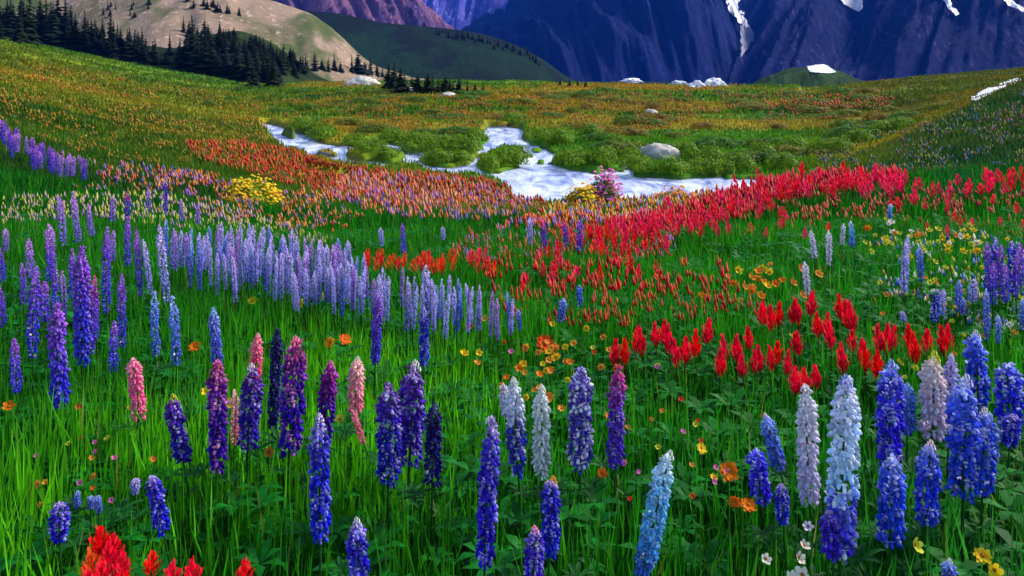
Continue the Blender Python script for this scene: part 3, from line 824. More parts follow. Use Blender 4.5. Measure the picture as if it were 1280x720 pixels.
# ------------------------------------------------------------------ flower colours (photo's own hues, in plain daylight values)
FM = {
 'indigo':  flower_mat('indigo_petals', [(0, (24, 4, 176)), (.55, (40, 8, 168)), (.85, (80, 30, 160)), (1, (120, 70, 150))], (215, 200, 240), .95),
 'royal':   flower_mat('royal_blue_petals', [(0, (22, 12, 205)), (.6, (34, 20, 190)), (.85, (70, 50, 190)), (1, (190, 165, 215))], (205, 200, 245), .8),
 'indigotip': flower_mat('indigo_petals_with_rosy_tip', [(0, (24, 4, 176)), (.5, (38, 8, 168)), (.75, (96, 24, 150)), (1, (196, 60, 130))], (240, 150, 200), 1.0),
 'magenta': flower_mat('magenta_violet_petals', [(0, (36, 8, 160)), (.45, (80, 16, 156)), (1, (170, 40, 140))], (200, 150, 210), .4),
 'violet':  flower_mat('violet_petals', [(0, (56, 46, 205)), (.5, (96, 62, 205)), (1, (170, 90, 200))], (220, 190, 240), .5),
 'violettip': flower_mat('violet_petals_with_magenta_tip', [(0, (62, 40, 190)), (.6, (92, 56, 190)), (.85, (190, 60, 160)), (1, (225, 80, 130))], (215, 195, 240), .5),
 'whiteviolet': flower_mat('violet_and_white_petals', [(0, (62, 36, 180)), (.7, (72, 46, 180)), (1, (120, 90, 180))], (238, 232, 250), 2.6),
 'lavender': flower_mat('lavender_petals', [(0, (128, 130, 222)), (.5, (172, 166, 232)), (1, (210, 188, 232))], (216, 214, 244), .6),
 'purplelav': flower_mat('mauve_petals', [(0, (110, 98, 206)), (.5, (156, 118, 210)), (1, (200, 140, 210))], (224, 206, 238), .5),
 'periwinkle': flower_mat('periwinkle_petals', [(0, (66, 80, 200)), (.6, (90, 110, 214)), (1, (160, 180, 228))], (214, 220, 246), .5),
 'blue':    flower_mat('bright_blue_petals', [(0, (14, 20, 210)), (.6, (28, 40, 216)), (.88, (80, 92, 226)), (1, (190, 196, 240))], (226, 226, 252), 1.0),
 'bluewhite': flower_mat('blue_petals_with_white_top', [(0, (36, 26, 180)), (.42, (60, 50, 180)), (.6, (190, 190, 226)), (1, (220, 224, 230))], (235, 232, 248), 1.2),
 'sky':     flower_mat('sky_blue_petals', [(0, (50, 70, 190)), (.25, (70, 140, 214)), (.65, (110, 180, 226)), (1, (225, 230, 236))], (200, 220, 240), .5),
 'skywhite': flower_mat('white_and_blue_petals', [(0, (44, 44, 210)), (.28, (90, 110, 226)), (.42, (160, 205, 232)), (.7, (196, 214, 238)), (1, (214, 214, 240))], (236, 238, 250), 1.2),
 'white':   flower_mat('white_petals', [(0, (206, 210, 216)), (1, (226, 230, 228))], (240, 240, 240), .3, var=.15),
 'lilacwhite': flower_mat('lilac_white_petals', [(0, (196, 188, 222)), (.5, (214, 208, 230)), (1, (226, 222, 226))], (200, 180, 220), .5, var=.18),
 'blush':   flower_mat('blush_white_petals', [(0, (214, 190, 224)), (.6, (228, 206, 226)), (1, (230, 214, 190))], (240, 230, 240), .5, var=.18),
 'pink':    flower_mat('pink_petals', [(0, (242, 88, 150)), (.6, (248, 104, 156)), (1, (250, 150, 172))], (252, 210, 210), .6, var=.2),
 'blushpink': flower_mat('pale_pink_petals', [(0, (242, 110, 156)), (.5, (248, 168, 186)), (1, (250, 206, 200))], (248, 220, 200), .5, var=.2),
 'inky':    flower_mat('inky_petals', [(0, (22, 16, 112)), (.6, (24, 18, 104)), (1, (40, 34, 84))], (130, 130, 190), .5),
 'red':     flower_mat('scarlet_bracts', [(0, (196, 2, 24)), (.5, (226, 4, 34)), (1, (240, 18, 46))], (246, 50, 64), .2, var=.45, hue=.006),
 'crimson': flower_mat('crimson_bracts', [(0, (190, 6, 50)), (.5, (222, 12, 66)), (1, (236, 40, 84))], (246, 90, 100), .2, var=.45, hue=.01),
 'vermilion': flower_mat('vermilion_bracts', [(0, (180, 30, 14)), (.5, (214, 44, 20)), (1, (226, 74, 30))], (240, 120, 50), .3, var=.3),
 'orange':  flower_mat('orange_petals', [(0, (216, 90, 14)), (1, (232, 116, 24))], (240, 160, 30), .5, var=.25),
 'apricot': flower_mat('apricot_petals', [(0, (210, 110, 40)), (1, (226, 140, 60))], (236, 180, 60), .5, var=.25),
 'yellow':  flower_mat('yellow_petals', [(0, (214, 160, 14)), (1, (232, 196, 30))], (244, 220, 60), .4, var=.25),
 'lemon':   flower_mat('lemon_petals', [(0, (170, 170, 24)), (1, (216, 212, 60))], (236, 236, 120), .4, var=.25),
 'cream':   flower_mat('cream_petals', [(0, (216, 200, 176)), (1, (232, 224, 210))], (240, 236, 226), .3, var=.15),
 'rose':    flower_mat('rose_petals', [(0, (196, 60, 150)), (1, (222, 100, 180))], (240, 180, 220), .4),
}
for me_ in bpy.data.meshes:
    if me_.name.split('.')[0] in ('flower_spike', 'bud_tip', 'flower_head', 'blossom') : pass

NSP = [0]
def lupine(xt, yt, xb, yb, wpx, col, label, group, hb=.43, detail='hi', leaves=3, bud=None, dy=0.0):
    """a lupine whose flower spike runs from (xb, yb) up to (xt, yt); the plant stands on the ground below"""
    q = place(xb, yb, hb)
    if q is None: return None
    X, Y, Z = q; Y += dy; X = (xb - 640) / F * Y
    if dy: Z = float(zg(X, Y))
    s = Y / F
    dx, dz = (xt - xb) * s, (yb - yt) * s
    H = math.hypot(dx, dz); Wd = wpx * s
    zb = ZC - (yb - HOR) * s
    ang = math.atan2(dx, dz)
    hs = (zb - Z) / max(.3, math.cos(ang)) + .02
    root = thing('lupine', label, 'lupine', (X - math.sin(ang) * hs, Y, zb - math.cos(ang) * hs), group, lean=ang, leany=random.uniform(-.04, .04) if detail != 'hi' else 0)
    tab = (SP_WIDE if wpx > 29 else SP_HI) if detail == 'hi' else SP_MID
    r = min(tab, key=lambda a: abs(math.log(a / (H / Wd * 1.0))))
    me = random.choice(tab[r])
    rz = random.uniform(0, 6.28)
    sp = link('flower_spike', me, root, FM[col]); sp.location = (0, 0, hs); sp.scale = (Wd, Wd, H / r); sp.rotation_euler = (0, 0, rz)
    st = link('stem', STEM, root); st.location = (0, 0, 0); rs = max(.0032, Wd * .06); st.scale = (rs, rs, hs + H * .9)
    if bud:
        b = link('bud_tip', BUD, root, FM[bud]); b.location = (me_tip(me) * Wd * math.cos(rz), me_tip(me) * Wd * math.sin(rz), hs + H * .96); b.scale = (Wd * .34, Wd * .34, Wd * .42)
    for k in range(leaves):
        lf = link('leaf', random.choice(LEAVES), root)
        lf.location = (0, 0, hs * random.uniform(.35, .92)); sc_ = random.uniform(.055, .085)
        lf.scale = (sc_, sc_, sc_); lf.rotation_euler = (0, random.uniform(-.3, .1), rz + k * 2.2 + random.uniform(-.4, .4))
    NSP[0] += 1
    return root
def me_tip(me):
    return 0.0

FG = 'lupines in the foreground'
LUP = [
 # xt, yt, xb, yb, width, colour, bud, label
 (168, 448, 174, 522, 20, 'pink', None, 'solid pink lupine standing alone in green grass between violet lupines'),
 (217, 499, 229, 574, 23, 'indigo', 'lemon', 'short tilted indigo lupine with a yellowish tip between the pink and tall dark ones'),
 (273, 455, 272, 584, 25, 'indigotip', None, 'tall dark indigo lupine with a rosy tip below a thin blue spike'),
 (266, 386, 272, 458, 14, 'periwinkle', None, 'thin light blue lupine spike rising directly above the tall dark indigo one'),
 (322, 421, 318, 484, 17, 'pink', 'blushpink', 'rounded pink lupine poking up behind the indigo one with a pale tip'),
 (297, 486, 294, 552, 11, 'blushpink', None, 'slim faded pink lupine half hidden beside the indigo one with a pale tip'),
 (314, 462, 310, 558, 28, 'indigo', 'white', 'stout indigo lupine with a pale tip in front of two pink ones'),
 (347, 411, 341, 532, 15, 'inky', None, 'thin dusky blue lupine behind the broad indigo and pink one'),
 (369, 428, 362, 562, 31, 'indigotip', 'pink', 'broad indigo lupine flushed pink along its upper side'),
 (413, 457, 405, 545, 24, 'magenta', 'rose', 'magenta violet lupine leaning above the tall royal blue one'),
 (399, 522, 400, 672, 27, 'royal', 'cream', 'tall royal blue lupine with a pale speckled top under the magenta violet one'),
 (447, 452, 444, 512, 21, 'blushpink', 'cream', 'pale pink lupine with a cream tip beside the magenta violet one'),
 (440, 512, 455, 552, 9, 'pink', None, 'small nodding pink lupine wisp under the pale pink one'),
 (489, 483, 486, 600, 32, 'indigo', None, 'broad indigo lupine, lower one of the dark pair in the middle'),
 (519, 460, 512, 577, 33, 'indigo', 'blush', 'broad indigo lupine with pale speckled top, taller of the dark pair in the middle'),
 (544, 509, 541, 602, 24, 'inky', 'inky', 'almost black lupine just beside the dark indigo pair'),
 (446, 655, 449, 735, 27, 'royal', 'white', 'royal blue lupine with a white tip at the lower edge below the tall royal one'),
 (611, 525, 606, 703, 25, 'royal', 'lilacwhite', 'tallest slender royal blue lupine with a lilac tip, alone in dark grass'),
 (642, 478, 648, 588, 26, 'bluewhite', 'cream', 'half white half indigo lupine next to the pure white one'),
 (629, 482, 632, 518, 14, 'lilacwhite', None, 'small pale lilac lupine tucked behind the half white one'),
 (677, 486, 677, 592, 23, 'white', 'cream', 'pure white lupine in the centre beside the half white half indigo one'),
 (725, 463, 725, 582, 31, 'whiteviolet', None, 'wide violet lupine heavily speckled with white'),
 (770, 460, 769, 579, 22, 'violettip', 'orange', 'slim violet lupine with a magenta top and orange tip below the red paintbrushes'),
 (691, 602, 687, 690, 25, 'royal', 'apricot', 'royal blue lupine with an apricot tip, taller of two at the lower edge'),
 (668, 665, 667, 735, 25, 'royal', 'pink', 'royal blue lupine with a pink tip, shorter of two at the lower edge'),
 (837, 569, 803, 715, 28, 'sky', 'white', 'sky blue lupine with a white tip leaning strongly to one side'),
 (945, 562, 952, 626, 25, 'blue', None, 'short deep blue lupine below the pale violet leaning one'),
 (957, 522, 974, 584, 20, 'periwinkle', 'blush', 'pale violet lupine leaning over the short deep blue one'),
 (976, 608, 979, 652, 18, 'royal', None, 'small dark blue lupine low between the short blue and the tall white one'),
 (1006, 486, 1012, 625, 27, 'lilacwhite', 'white', 'tall white lupine with a lilac tinge standing over cream blossoms'),
 (1057, 477, 1050, 690, 39, 'skywhite', 'periwinkle', 'largest lupine, white and icy blue turning deep blue at its base'),
 (1036, 640, 1040, 695, 24, 'royal', None, 'stubby deep blue lupine at the foot of the largest icy blue one'),
 (1114, 459, 1111, 577, 33, 'blue', 'periwinkle', 'tall bright blue lupine with a pale top behind the lower blue ones'),
 (1135, 481, 1134, 540, 20, 'periwinkle', None, 'narrow periwinkle lupine pressed against the tall bright blue one'),
 (1117, 572, 1113, 674, 34, 'blue', None, 'bright blue lupine low in the grass beneath the tall bright blue one'),
 (1168, 450, 1166, 541, 34, 'blush', 'lemon', 'blush white lupine with a yellowish tip under the red paintbrushes'),
 (1189, 446, 1186, 537, 18, 'lavender', 'lilacwhite', 'pale lavender lupine tucked behind the blush white one'),
 (1163, 560, 1157, 648, 31, 'blue', 'blush', 'bright blue lupine with a blush tip between the low blue and the big blue clump'),
 (1208, 479, 1204, 617, 38, 'blue', 'lilacwhite', 'biggest bright blue lupine of the clump under the blush white one'),
 (1231, 519, 1228, 612, 31, 'blue', 'blush', 'bright blue lupine with a blush tip, front of the big blue clump'),
 (1220, 421, 1223, 502, 27, 'blue', 'lilacwhite', 'blue lupine with a pale top rising behind the big blue clump'),
 (1259, 457, 1262, 530, 33, 'blue', None, 'bright blue lupine beside the big blue clump near the frame edge'),
 (1264, 520, 1262, 556, 22, 'royal', None, 'short dark blue lupine directly under the bright blue one near the frame edge'),
 (189, 594, 204, 664, 21, 'royal', None, 'leaning royal blue lupine alone in the dark grass above the scarlet clumps'),
 (73, 631, 75, 674, 24, 'royal', None, 'short dumpy royal blue lupine low at the corner above the scarlet clump'),
 (165, 601, 167, 619, 12, 'lavender', None, 'tiny lavender lupine tuft in the dark grass near the leaning royal blue one'),
 (96, 614, 97, 634, 9, 'periwinkle', None, 'faint small blue lupine, first of three in a row above the dumpy one'),
 (112, 622, 112, 638, 9, 'periwinkle', None, 'faint small blue lupine, middle of three in a row above the dumpy one'),
 (127, 614, 127, 636, 9, 'periwinkle', None, 'faint small blue lupine, last of three in a row above the dumpy one'),
 (1187, 704, 1188, 735, 18, 'periwinkle', 'white', 'pale blue lupine just entering at the bottom corner by the yellow flower'),
 (472, 368, 469, 453, 13, 'violet', 'lavender', 'slim violet lupine in bright grass ahead of the lavender drift'),
 (530, 385, 530, 455, 13, 'royal', None, 'slim deep blue lupine in bright grass ahead of the lavender drift'),
 (531, 333, 532, 392, 11, 'lavender', None, 'slim lavender spike directly above the slim deep blue lupine'),
]
for xt, yt, xb, yb, wp, c_, bud, lab in LUP:
    lupine(xt, yt, xb, yb, wp * 1.07, c_, lab, FG, bud=bud, leaves=4 if wp > 16 else 2, detail='hi' if wp > 12 else 'mid')
GL_ = 'slim violet lupines of the side meadow'
MID = [(21, 422, 23, 488, 13, 'violet'), (38, 298, 39, 345, 10, 'purplelav'), (39, 335, 40, 446, 15, 'violet'), (64, 280, 66, 338, 12, 'purplelav'), (70, 336, 71, 388, 9, 'violet'), (67, 384, 76, 504, 22, 'violet'),
 (54, 353, 55, 402, 12, 'violet'), (81, 338, 83, 393, 8, 'purplelav'), (88, 313, 90, 372, 9, 'violet'), (98, 312, 104, 452, 20, 'violet'), (114, 346, 113, 440, 13, 'violettip'), (127, 287, 132, 389, 12, 'violet'),
 (140, 289, 141, 325, 7, 'purplelav'), (149, 343, 153, 432, 11, 'violet'), (139, 404, 141, 465, 12, 'violet'), (158, 272, 160, 331, 9, 'violet'), (170, 287, 177, 368, 9, 'violet'), (184, 299, 189, 366, 8, 'lavender'),
 (198, 282, 210, 375, 11, 'lavender'), (193, 365, 196, 442, 12, 'periwinkle'), (221, 370, 222, 453, 13, 'periwinkle'), (7, 286, 8, 313, 8, 'purplelav'), (2, 310, 3, 350, 9, 'violet'), (4, 352, 5, 405, 10, 'violet'),
 (79, 243, 80, 304, 9, 'purplelav'), (92, 240, 99, 300, 9, 'purplelav'), (108, 257, 116, 294, 8, 'purplelav'), (161, 241, 160, 273, 8, 'violettip'), (208, 225, 208, 266, 6, 'royal'), (118, 370, 120, 420, 8, 'violet'), (26, 330, 27, 380, 8, 'violet'), (60, 300, 61, 350, 9, 'violet')]
for xt, yt, xb, yb, wp, c_ in MID:
    lupine(xt, yt, xb, yb, wp * 1.1, c_, 'slim violet lupine in the loose stand beside the lavender drift', GL_, detail='hi' if wp > 18 else 'mid', leaves=1)
# the dense lavender drift
GD = 'pale lavender lupines of the dense drift'; LD = 'pale lavender lupine in the dense drift across the middle of the meadow'
nd = 0
for row_, (x0_, x1_), n_, top in ((0, (205, 430), 34, 0), (1, (215, 455), 32, 16), (2, (270, 590), 40, 32), (3, (360, 640), 26, 46)):
    for k in range(n_):
        f = (k + random.random()) / n_; x = x0_ + (x1_ - x0_) * f
        y0 = np.interp(x, [200, 300, 430, 520, 640], [282, 286, 300, 322, 352]) + top * np.interp(x, [200, 430, 640], [.9, .9, .4]) + random.uniform(-8, 9)
        if 452 < x < 500 and random.random() < .35: continue
        h = random.uniform(40, 58)
        if lupine(x + random.uniform(-3, 3), y0, x, y0 + h, random.uniform(6.2, 8.6), random.choice(['lavender', 'lavender', 'lavender', 'periwinkle', 'purplelav']), LD, GD, detail='mid', leaves=0): nd += 1
# smaller stands
GF_ = 'distant purple lupines on the far left bank'; LF = 'tiny purple lupine in the distant clump on the side hillside'
for k in range(34):
    x = abs(random.gauss(30, 22)) if k < 24 else random.uniform(60, 106); y0 = np.interp(x, [0, 40, 105], [152, 178, 200]) + random.uniform(-8, 8)
    lupine(x, y0, x + random.uniform(-2, 2), y0 + random.uniform(20, 28), random.uniform(5.5, 7.5), random.choice(['violet', 'violet', 'purplelav']), LF, GF_, detail='mid', leaves=0, hb=.3)
GM = 'thin lupines in front of the orange band'; LM = 'thin purple lupine standing before the orange red band'
for xt, yt, xb, yb, wp, c_ in [(477, 284, 478, 306, 7, 'lavender'), (504, 279, 505, 318, 7, 'violet'), (554, 284, 554, 300, 6, 'lavender'), (662, 272, 663, 304, 7, 'lavender'), (679, 279, 680, 308, 8, 'violettip'), (706, 278, 708, 306, 7, 'violettip'), (724, 274, 724, 312, 8, 'violet'), (436, 300, 437, 330, 7, 'lavender'), (186, 236, 186, 262, 6, 'purplelav'), (140, 246, 141, 276, 7, 'purplelav'), (225, 250, 226, 276, 6, 'purplelav'), (246, 255, 247, 280, 6, 'purplelav')]:
    lupine(xt, yt, xb, yb, wp * 1.1, c_, LM, GM, detail='mid', leaves=0)
GR = 'blue lupines of the right meadow'; LR = 'slim blue lupine in the mixed meadow beyond the red paintbrushes'
for xt, yt, xb, yb, wp, c_ in [(1232, 302, 1233, 362, 10, 'violet'), (1241, 297, 1240, 358, 11, 'royal'), (1249, 306, 1249, 366, 10, 'violet'), (1263, 300, 1264, 362, 11, 'royal'), (1277, 306, 1278, 356, 10, 'violet'), (1270, 318, 1271, 370, 9, 'violet'), (1129, 295, 1130, 366, 10, 'lavender'), (1151, 308, 1152, 350, 9, 'periwinkle'),
    (1170, 364, 1170, 402, 10, 'royal'), (1179, 362, 1178, 394, 8, 'lavender'), (1197, 350, 1198, 386, 9, 'periwinkle'), (1214, 350, 1216, 376, 11, 'lavender'), (1235, 364, 1235, 424, 9, 'periwinkle'), (1250, 395, 1250, 430, 8, 'periwinkle'), (1275, 372, 1276, 410, 9, 'periwinkle'), (1130, 390, 1131, 402, 7, 'lavender'), (1202, 372, 1202, 392, 7, 'periwinkle'), (1243, 330, 1243, 380, 9, 'violet'), (1256, 330, 1257, 376, 9, 'violet'),
    (724, 356, 725, 382, 8, 'blue'), (706, 374, 700, 402, 11, 'periwinkle'), (636, 366, 639, 412, 8, 'periwinkle'), (648, 386, 650, 412, 7, 'periwinkle')]:
    lupine(xt, yt, xb, yb, wp * 1.1, c_, LR, GR, detail='mid', leaves=0)
GW = 'whitish lupines beyond the red paintbrushes'; LW = 'thin whitish lupine in dark grass beyond the red paintbrushes'
for xt, yt, xb, yb, wp in [(1013, 287, 1017, 321, 9), (1037, 288, 1036, 330, 9), (1052, 279, 1052, 304, 7), (1064, 276, 1065, 308, 8), (1008, 328, 1010, 367, 10), (1113, 255, 1112, 273, 7)]:
    lupine(xt, yt, xb, yb, wp, random.choice(['lilacwhite', 'sky', 'lilacwhite']), LW, GW, detail='mid', leaves=0)
print('lupines', NSP[0])
# ------------------------------------------------------------------ paintbrushes
NPB = [0]
def paintbrush(x, ytop, hpx, wpx, col, label, group, hb=.36, low=True, fat=False, leaves=0, ymax=30):
    q = place(x, ytop + hpx, hb, ymax=ymax)
    if q is None: return None
    X, Y, Z = q; s = Y / F; H = hpx * s; Wd = wpx * s
    hs = ZC - (ytop + hpx - HOR) * s - Z
    l1, l2 = random.uniform(-.12, .12), random.uniform(-.1, .1)
    root = thing('paintbrush_flower', label, 'paintbrush', (X - math.sin(l1) * hs, Y + math.sin(l2) * hs, Z - .01), group, lean=l1, leany=l2)
    me = random.choice(HEADS_FAT if fat else HEADS_LOW if low else HEADS)
    hd = link('flower_head', me, root, FM[col]); hd.location = (0, 0, hs); wf = 1.3 if fat else 1.7; hd.scale = (Wd * wf, Wd * wf, H * (1.0 if not low else 1.08)); hd.rotation_euler = (0, 0, random.uniform(0, 6.28))
    st = link('stem', STEM_RED if random.random() < .35 else STEM, root); rs = max(.003, Wd * .07); st.scale = (rs, rs, hs + H * .3)
    for k in range(leaves):
        lf = link('leaf', LANCE, root); lf.location = (0, 0, hs * random.uniform(.55, .98)); L = random.uniform(.05, .09); lf.scale = (L, L, L); lf.rotation_euler = (0, 0, random.uniform(0, 6.28))
    NPB[0] += 1
    return root
P6 = lambda x, y: (850 + x / 2.88, 230 + y / 2.88)
GA = 'scarlet paintbrushes of the front row'; LA = 'scarlet paintbrush in the near row of red flowers behind the blue lupines'
front = [(95, 530), (55, 562), (165, 580), (205, 582), (250, 555), (295, 470), (330, 480), (355, 470), (405, 455), (428, 450), (470, 430), (497, 512), (530, 508), (545, 535), (580, 435), (605, 460), (625, 465), (575, 612), (590, 625), (620, 565), (655, 600), (668, 615), (705, 640), (415, 575), (430, 570), (270, 640), (290, 620), (330, 622), (350, 605), (145, 635), (228, 655), (490, 685), (415, 705), (450, 705), (715, 552), (745, 548), (765, 552), (828, 545), (850, 590), (838, 580), (890, 565), (952, 552), (970, 550), (18, 600), (385, 640)]
for a, b in front:
    x, y = P6(a, b)
    paintbrush(x, y - 20, random.uniform(32, 42), random.uniform(11, 14.5), 'red', LA, GA, low=False, leaves=2, hb=.40)
for x, y in [(781, 436), (795, 426), (803, 422), (820, 418), (828, 414), (837, 420), (767, 438), (846, 436)]:
    paintbrush(x, y - 20, random.uniform(32, 42), random.uniform(11, 14.5), 'red', LA, GA, low=False, leaves=2, hb=.40)
for x, y, h, wd_, lab in [(141, 664, 34, 30, 'scarlet paintbrush tucked behind the topmost one of the bottom corner clump'), (112, 708, 34, 30, 'scarlet paintbrush at the bottom edge under the outer side of the corner clump'), (152, 710, 34, 28, 'scarlet paintbrush at the bottom edge under the inner side of the corner clump'), (124, 655, 38, 34, 'big scarlet paintbrush with rounded bracts, topmost of the bottom corner clump'), (113, 682, 44, 30, 'big scarlet paintbrush low in the bottom corner clump, on its outer side'), (134, 672, 40, 30, 'big scarlet paintbrush in the middle of the bottom corner clump'), (150, 686, 42, 28, 'big scarlet paintbrush on the inner side of the bottom corner clump'), (128, 698, 40, 34, 'big scarlet paintbrush half cut off under the bottom corner clump'),
                          (188, 682, 34, 24, 'scarlet paintbrush standing just inside the bottom corner clump, taller of two'), (214, 694, 34, 26, 'scarlet paintbrush cut by the bottom edge, shorter of two'), (243, 692, 36, 26, 'small scarlet paintbrush top at the bottom edge past the pair'), (308, 692, 36, 26, 'lone scarlet paintbrush top at the bottom edge below the indigo lupines')]:
    paintbrush(x, y, h, wd_ * .66, 'vermilion' if x == 113 else 'red', lab, 'large scarlet paintbrushes at the bottom edge', fat=True, leaves=2, hb=.46)
GB = 'red paintbrushes of the middle band'; LB = 'small red paintbrush in the middle band behind the lavender lupines'
for k in range(34):
    x = random.uniform(458, 576); paintbrush(x, 306 + random.uniform(0, 16), random.uniform(17, 24), random.uniform(7, 9.5), random.choice(['red', 'vermilion', 'vermilion']), LB, GB)
for k in range(12):
    x = random.uniform(585, 620); paintbrush(x, random.uniform(302, 328), random.uniform(17, 24), random.uniform(7, 9.5), random.choice(['red', 'crimson', 'vermilion']), LB, GB)
for k in range(40):
    x = random.uniform(630, 835); paintbrush(x, np.interp(x, [630, 835], [318, 300]) + random.uniform(-18, 36), random.uniform(15, 22), random.uniform(7, 10), random.choice(['red', 'crimson', 'red']), LB, GB)
GC = 'crimson paintbrushes of the far band'; LC = 'crimson paintbrush in the dense far band sweeping up the right slope'
nfar = 0
for k in range(150):
    u = random.random() ** .9; x = 700 + u * 430
    c0 = np.interp(x, [700, 780, 850, 900, 950, 1050, 1130], [288, 280, 268, 250, 230, 216, 216]); tk = np.interp(x, [700, 860, 950, 1060, 1130], [14, 26, 24, 10, 8])
    if paintbrush(x, c0 + random.gauss(0, .55) * tk, random.uniform(17, 25), random.uniform(7, 10), random.choice(['crimson', 'crimson', 'crimson', 'red']), LC, GC): nfar += 1
for k in range(26):
    x = random.uniform(1130, 1285); paintbrush(x, np.interp(x, [1130, 1200, 1285], [216, 214, 204]) + random.uniform(-2, 24), random.uniform(15, 24), random.uniform(7, 10), 'crimson', LC, GC)
for k in range(24):
    x = random.uniform(930, 1280); paintbrush(x, random.uniform(240, 284), random.uniform(12, 17), random.uniform(6, 8), 'crimson', LC, GC)
print('paintbrushes', NPB[0], nfar)

# ------------------------------------------------------------------ small open flowers
def flower(x, y, wpx, col, label, group, hb=None, kind=0, name='wildflower', cat='wildflower', tilt=None):
    q = None
    for h in ((hb,) if hb else (.42, .3, .2)):
        q = place(x, y, h, ymax=30)
        if q is not None: break
    if q is None: return
    X, Y, Z = q; s = Y / F; Wd = wpx * s * 1.1; hs = ZC - (y - HOR) * s - Z
    l1 = random.uniform(-.08, .08)
    root = thing(name, label, cat, (X - math.sin(l1) * hs, Y, Z - .01), group, lean=l1)
    b = link('blossom', BLOSS[kind], root, FM[col]); b.location = (0, 0, hs - Wd * .1); b.scale = (Wd, Wd, Wd)
    b.rotation_euler = (tilt if tilt is not None else random.uniform(.5, 1.1), 0, random.uniform(-.7, .7))
    c = link('flower_centre', CENTRE, root); c.location = (0, 0, hs - Wd * .04); c.scale = (Wd, Wd, Wd); c.rotation_euler = b.rotation_euler
    st = link('stem', STEM, root); st.scale = (.0022, .0022, hs - Wd * .08)
    for k in range(1 if Y > 3.4 else 2):
        lf = link('leaf', LANCE, root); lf.location = (0, 0, hs * random.uniform(.3, .8)); lf.scale = (.07, .07, .07); lf.rotation_euler = (0, 0, random.uniform(0, 6.28))
SO = 'single open flowers in the grass'
for x, y, wp, c_, k, lab in [
  (244, 429, 14, 'orange', 1, 'round orange flower in grass above the short indigo lupine'), (413, 424, 14, 'orange', 1, 'orange flower above the magenta violet lupine, first of a pair'), (431, 420, 15, 'orange', 1, 'orange flower above the pale pink lupine, second of a pair'),
  (11, 504, 14, 'orange', 2, 'orange flower at the edge under the dark violet lupines'), (753, 587, 14, 'orange', 2, 'single orange flower in front of the slim violet lupine'), (910, 582, 24, 'orange', 1, 'largest orange flower near the short deep blue lupine'),
  (918, 621, 14, 'orange', 1, 'orange flower, smaller of two side by side below the largest orange one'), (935, 625, 19, 'orange', 1, 'orange flower, bigger of two side by side below the largest orange one'), (876, 555, 14, 'yellow', 1, 'yellow flower above the largest orange one'), (892, 592, 10, 'yellow', 0, 'little yellow flower close beside the largest orange one'),
  (680, 424, 22, 'vermilion', 1, 'orange red flower among apricot ones in the middle meadow'), (373, 375, 13, 'yellow', 1, 'yellow flower in front of the lavender drift'), (402, 368, 11, 'lemon', 0, 'lemon yellow flower in front of the lavender drift'), (316, 373, 11, 'yellow', 0, 'small yellow flower low at the near edge of the lavender drift'),
  (580, 438, 11, 'yellow', 2, 'small yellow flower in bright grass right of the slim deep blue lupine'), (291, 500, 15, 'yellow', 2, 'yellow flower hidden between two dark indigo lupines'), (336, 560, 13, 'apricot', 2, 'apricot flower at the foot of the broad indigo and pink lupine'), (425, 520, 12, 'lemon', 2, 'lemon flower behind the tall royal blue lupine'), (258, 485, 12, 'yellow', 2, 'yellow flower peeping out beside the tall dark indigo lupine'),
  (686, 492, 15, 'apricot', 1, 'apricot flower just behind the pure white lupine'), (702, 506, 10, 'apricot', 0, 'small apricot flower past the pure white lupine'), (48, 600, 11, 'apricot', 0, 'faded apricot flower low in grass above the dumpy blue lupine'), (118, 590, 9, 'apricot', 0, 'tiny faded apricot flower above the three faint blue lupines'),
  (1228, 688, 20, 'yellow', 1, 'large yellow flower at the bottom corner'), (1243, 706, 18, 'yellow', 2, 'yellow flower partly under the large yellow one'), (1143, 674, 18, 'lemon', 2, 'plump greenish yellow bud flower at the bottom under the blue lupines'), (957, 692, 13, 'cream', 2, 'whitish flower low beside the cream blossoms'), (1003, 712, 20, 'cream', 2, 'cream blossom cluster at the bottom edge below the tall white lupine'),
  (990, 716, 18, 'cream', 0, 'cream blossom beside the big cream cluster at the bottom edge'), (1005, 676, 13, 'cream', 2, 'small cream blossom on the stalk below the tall white lupine'), (1010, 652, 12, 'lilacwhite', 0, 'small lilac white blossom just below the tall white lupine'), (998, 690, 15, 'cream', 2, 'small cream blossom halfway down toward the bottom cluster')]:
    flower(x, y, wp, c_, lab, SO, kind=k)
GO = 'apricot and orange flowers of the middle meadow'; LO = 'small apricot flower scattered in the middle meadow'
for k in range(44):
    x = random.gauss(682, 50); flower(x, 455 + random.gauss(0, 26), random.uniform(7, 10.5), random.choice(['apricot', 'orange', 'apricot', 'yellow']), LO, GO, kind=random.choice([0, 1, 2]))
GO2 = 'orange and yellow flowers behind the scarlet row'; LO2 = 'small orange flower in the patch behind the scarlet front row'
for k in range(26):
    x = random.gauss(955, 30); flower(x, 352 + random.gauss(0, 12), random.uniform(7, 11), random.choice(['orange', 'apricot', 'yellow']), LO2, GO2, kind=random.choice([0, 2]))
GY = 'yellow flowers of the right meadow'; LY = 'little yellow flower in the mixed patch of the right meadow'
for k in range(60):
    x = random.uniform(1078, 1282); flower(x, np.interp(x, [1078, 1282], [286, 316]) + random.gauss(0, 16), random.uniform(5, 9), random.choice(['yellow', 'lemon', 'lemon', 'cream', 'orange']), LY, GY, kind=random.choice([0, 2]))
for k in range(40):
    x = random.uniform(1090, 1282); flower(x, random.uniform(330, 470), random.uniform(5, 8), random.choice(['yellow', 'lemon', 'cream', 'lemon', 'apricot']), LY, GY, kind=random.choice([0, 2]))
GZ = 'faded flowers among the grass stems'; LZ = 'tiny faded reddish flower among grass stems in the dark foreground'
